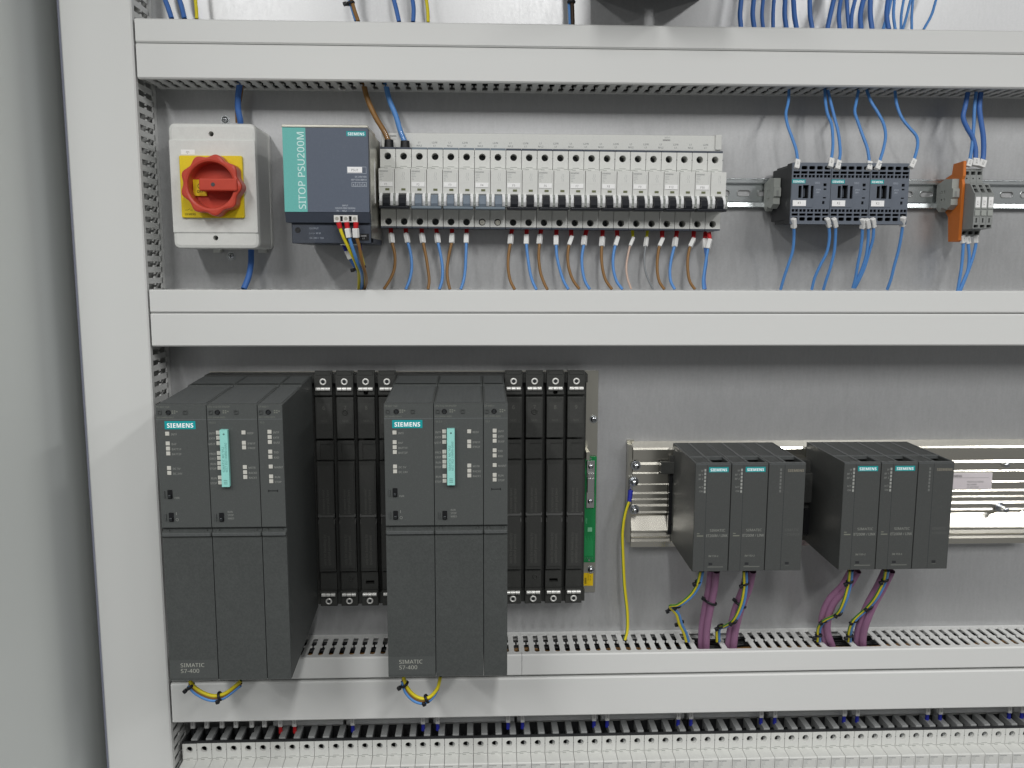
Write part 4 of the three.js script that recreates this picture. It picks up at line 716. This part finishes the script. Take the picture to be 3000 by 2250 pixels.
// earth wire
const ew = wire('earth_wire', 'yellow green earth wire with blue lug hanging from the profile rail', undefined, [...P('e', [[112, 440], [105, 500], [75, 600], [57, 720], [60, 900], [70, 1100], [90, 1300], [88, 1420], [72, 1480]], 27, 46)], 2, M.wYG, { ferrule: M.ferBlue, fl: 14 });
part('ring_lug', [new THREE.TorusGeometry(4.6, 1.1, 6, 20).scale(1, 1, .6).translate(at(1857, 1412, 20).x, at(1857, 1412, 20).y, 20.4), bx(at(1850, 1430, 22).x - 2, at(1850, 1430, 22).x + 2, at(1850, 1440, 22).y, at(1850, 1420, 22).y, 20, 21.4)], M.screw, ew.t);
// bus cables and module wires
const EB = [
  ['near the earth wire, outermost', 'e', [[695, 1000], [682, 1120], [655, 1260], [632, 1400], [625, 1550]], [[596, 1005], [575, 1090], [530, 1165], [440, 1236], [385, 1246], [428, 1300], [450, 1370], [480, 1430], [498, 1490]], [[575, 1073], [440, 1240], [388, 1262], [450, 1355]]],
  ['near the earth wire, middle', 'e', [[948, 1000], [922, 1120], [872, 1250], [832, 1400], [812, 1550]], [[898, 1005], [898, 1120], [875, 1240], [822, 1345], [760, 1385], [715, 1402], [710, 1490]], [[900, 1088], [826, 1350], [728, 1385]]],
  ['beside the rail label, outermost', 'f', [[350, 1000], [285, 1110], [192, 1210], [146, 1320], [140, 1420], [172, 1520]], [[306, 1000], [296, 1090], [260, 1220], [215, 1300], [130, 1345], [90, 1390], [82, 1490]], [[298, 1075], [228, 1295], [125, 1345], [82, 1448]]],
  ['beside the rail label, middle', 'f', [[585, 1000], [532, 1110], [460, 1240], [410, 1360], [388, 1450], [386, 1540]], [[556, 1000], [540, 1070], [486, 1180], [426, 1255], [330, 1345], [300, 1420], [295, 1490]], [[542, 1065], [440, 1252], [335, 1345], [298, 1450]]],
];
for (const [w, k, a, b, ties] of EB) {
  const g = 'cables of the small modules', q = P(k, a, 96, 44);
  wire('bus_cable', `purple bus cable, rear strand, of the link module ${w}`, g, q.map((p) => new THREE.Vector3(p.x - 3.4, p.y, p.z - 4)), 4, M.wPurple, { cat: 'cable', sg: 14 });
  wire('bus_cable', `purple bus cable, leading strand, of the link module ${w}`, g, q.map((p) => new THREE.Vector3(p.x + 1.8, p.y, p.z + 1)), 4.2, M.wPurple, { cat: 'cable', sg: 14 });
  const c = P(k, b, 112, 46);
  wire('module_wire', `yellow green wire strapped below the link module ${w}`, g, c, 1.7, M.wYG);
  wire('module_wire', `blue wire strapped below the link module ${w}`, g, c.map((p, i) => new THREE.Vector3(p.x + 3.3, p.y - .4, p.z - .6)), 1.7, M.wBlue);
  ties.forEach(([x, y], i) => cableTie(`cable tie ${['closest to module', 'further down', 'lower still', 'closest to duct'][i]}, wires ${w}`, px(k, x, y, 112 - 66 * [.15, .5, .72, .86][i]).add(new THREE.Vector3(1.5, 0, 0)), 3.6, [.3, .9, .4, .1][i]));
}
cableTie('black cable tie round the outermost purple cable near the earth wire', px('e', 665, 1215, 74), 7.6, -.35, [-.95, .5]);
cableTie('black cable tie round the middle purple cable near the earth wire', px('e', 872, 1230, 74), 7.6, -.5, [-.8, .6]);
// short wires and white marker rods of the lowest row
const LWX = [['l', 235, 0], ['l', 345, 0], ['l', 465, 0], ['l', 575, 0], ['l', 700, 0], ['l', 800, 0], ['l', 925, 2], ['l', 1037, 2], ['l', 1495, 1], ['l', 2050, 1], ['l', 2165, 1], ['m', 490, 1], ['m', 600, 1], ['m', 1143, 1], ['m', 1243, 1], ['m', 1783, 1], ['m', 1880, 1], ['n', 200, 1], ['n', 305, 1], ['n', 830, 1], ['n', 930, 1], ['n', 1462, 1], ['n', 1560, 1], ['n', 2083, 1], ['n', 2180, 1]];
LWX.forEach(([k, x, c]) => {
  const u = REG[k][0] + x * REG[k][2], p = at(u, 2125, 24), X = p.x;
  wire('short_wire', ['short dark wire with white sleeve above the lowest breakers', 'short wire with blue ferrule and white sleeve above the lowest breakers', 'short wire with red ferrule and white sleeve above the lowest breakers'][c], ['short dark wires above the lowest breakers', 'short wires with blue ferrules above the lowest breakers', 'short wires with red ferrules above the lowest breakers'][c],
    [new THREE.Vector3(X, -446, 26), new THREE.Vector3(X, -436, 26), new THREE.Vector3(X, -424, 25), new THREE.Vector3(X, -402, 24)], 1.6, M.wBlack, { ferrule: [M.black, M.ferBlue, M.ferRed][c], marker: true, fl: 9, ml: 12 });
});
[[802, 1010], [1016, 1260], [1270, 1511], [1515, 1755], [1761, 2007], [2013, 2240], [2250, 2484], [2492, 2726], [2738, 2957], [2965, 3080]].forEach(([a, b]) => {
  const x0 = at(a, 2110, 12).x, x1 = at(b, 2110, 12).x - 2, t = absThing('marker_rod', 'white rounded marker rod lying behind the lowest breakers', 'marker rod', [x0, -448, 6], 'white marker rods behind the lowest breakers');
  part('rod', [cyl((x0 + x1) / 2, -440.5, 11, 3.8, x1 - x0, 'x', 16)], M.whiteBright, t); part('base', bx(x0, x1, -452, -444, .4, 8), M.lightGrey, t);
});
// top of the picture
const TB = [['t', [[742, 80], [725, 30], [700, -40], [690, -120]], 2.7, 'wBlueDark'], ['t', [[797, 80], [785, 30], [765, -40], [760, -120]], 2.7, 'wBlueDark'], ['t', [[1724, 94], [1712, 40], [1698, -20], [1690, -120]], 2.4, 'wBlueDark'], ['t', [[1785, 94], [1787, 40], [1780, -20], [1770, -120]], 2.4, 'wBlueDark'],
  ['s', [[251, 106], [248, 40], [244, -40], [240, -120]], 1.8, 'wBlue'], ['t', [[1538, 90], [1520, 30], [1505, -30], [1500, -120]], 2, 'wBlue']];
const TBG = 'blue wires dropping into the topmost duct';
TB.forEach(([k, p, r, m]) => wire('upper_wire', 'blue wire dropping into the topmost duct, away from the large bunch', TBG, P(k, p, 40, 30), r, M[m]));
wire('upper_wire', 'yellow green wire at the end of the topmost duct near the side wall', 'yellow green wires above the topmost duct', P('t', [[850, 82], [848, 40], [841, -30], [838, -120]], 40, 30), 1.9, M.wYG);
wire('upper_wire', 'yellow green wire into the topmost duct above the breaker row', 'yellow green wires above the topmost duct', P('t', [[1850, 96], [1847, 40], [1838, -30], [1835, -120]], 40, 30), 1.9, M.wYG);
wire('upper_wire', 'brown wire strapped with a black tie, above the power supply', 'brown wires above the topmost duct', P('t', [[1548, 92], [1530, 40], [1515, -20], [1512, -120]], 44, 34), 2.2, M.wBrown);
wire('upper_wire', 'black brown wire strapped with a black tie, above the breaker row', 'brown wires above the topmost duct', P('s', [[263, 106], [261, 40], [258, -20], [256, -120]], 44, 34), 2.2, plastic('#3a2a1c', .42, 0));
cableTie('black cable tie on the wires above the power supply', px('t', 1514, 14, 38), 4.2, .3, [-1, -.2]);
cableTie('black cable tie on the wires above the breaker row', px('s', 256, 8, 38), 4, 0, [.2, .9]);
[[990, 985, 990, 2.7], [1044, 1040, 1048, 2.7], [1085, 1080, 1086, 2.2], [1132, 1128, 1128, 2.2], [1180, 1178, 1186, 2.7], [1216, 1220, 1230, 2.8], [1286, 1288, 1298, 2.6], [1390, 1375, 1362, 2.6], [1420, 1412, 1416, 2.4], [1446, 1450, 1456, 2.2], [1482, 1468, 1466, 2.2], [1518, 1505, 1508, 2.8], [1548, 1548, 1556, 2.8], [1636, 1622, 1604, 2], [1624, 1618, 1628, 2.6], [1652, 1648, 1656, 1.7], [1692, 1682, 1680, 1.5], [1722, 1706, 1688, 1.5], [1732, 1727, 1727, 1.5], [1832, 1812, 1778, 1.5]].forEach(([a, b, c, r], i) =>
  wire('upper_wire', r > 2 ? 'thick blue wire in the bunch above the contactors' : 'thin blue wire in the bunch above the contactors', r > 2 ? 'thick blue wires of the upper bunch' : 'thin blue wires of the upper bunch', P('s', [[c, 128], [b, 65], [a, 0], [a + (a - b) * 1.2, -70], [a + (a - b) * 1.5, -150]], 42 + (i % 3) * 3, 30), r, r > 2 ? M.wBlueDark : M.wBlue));

renderer.render(scene, camera);
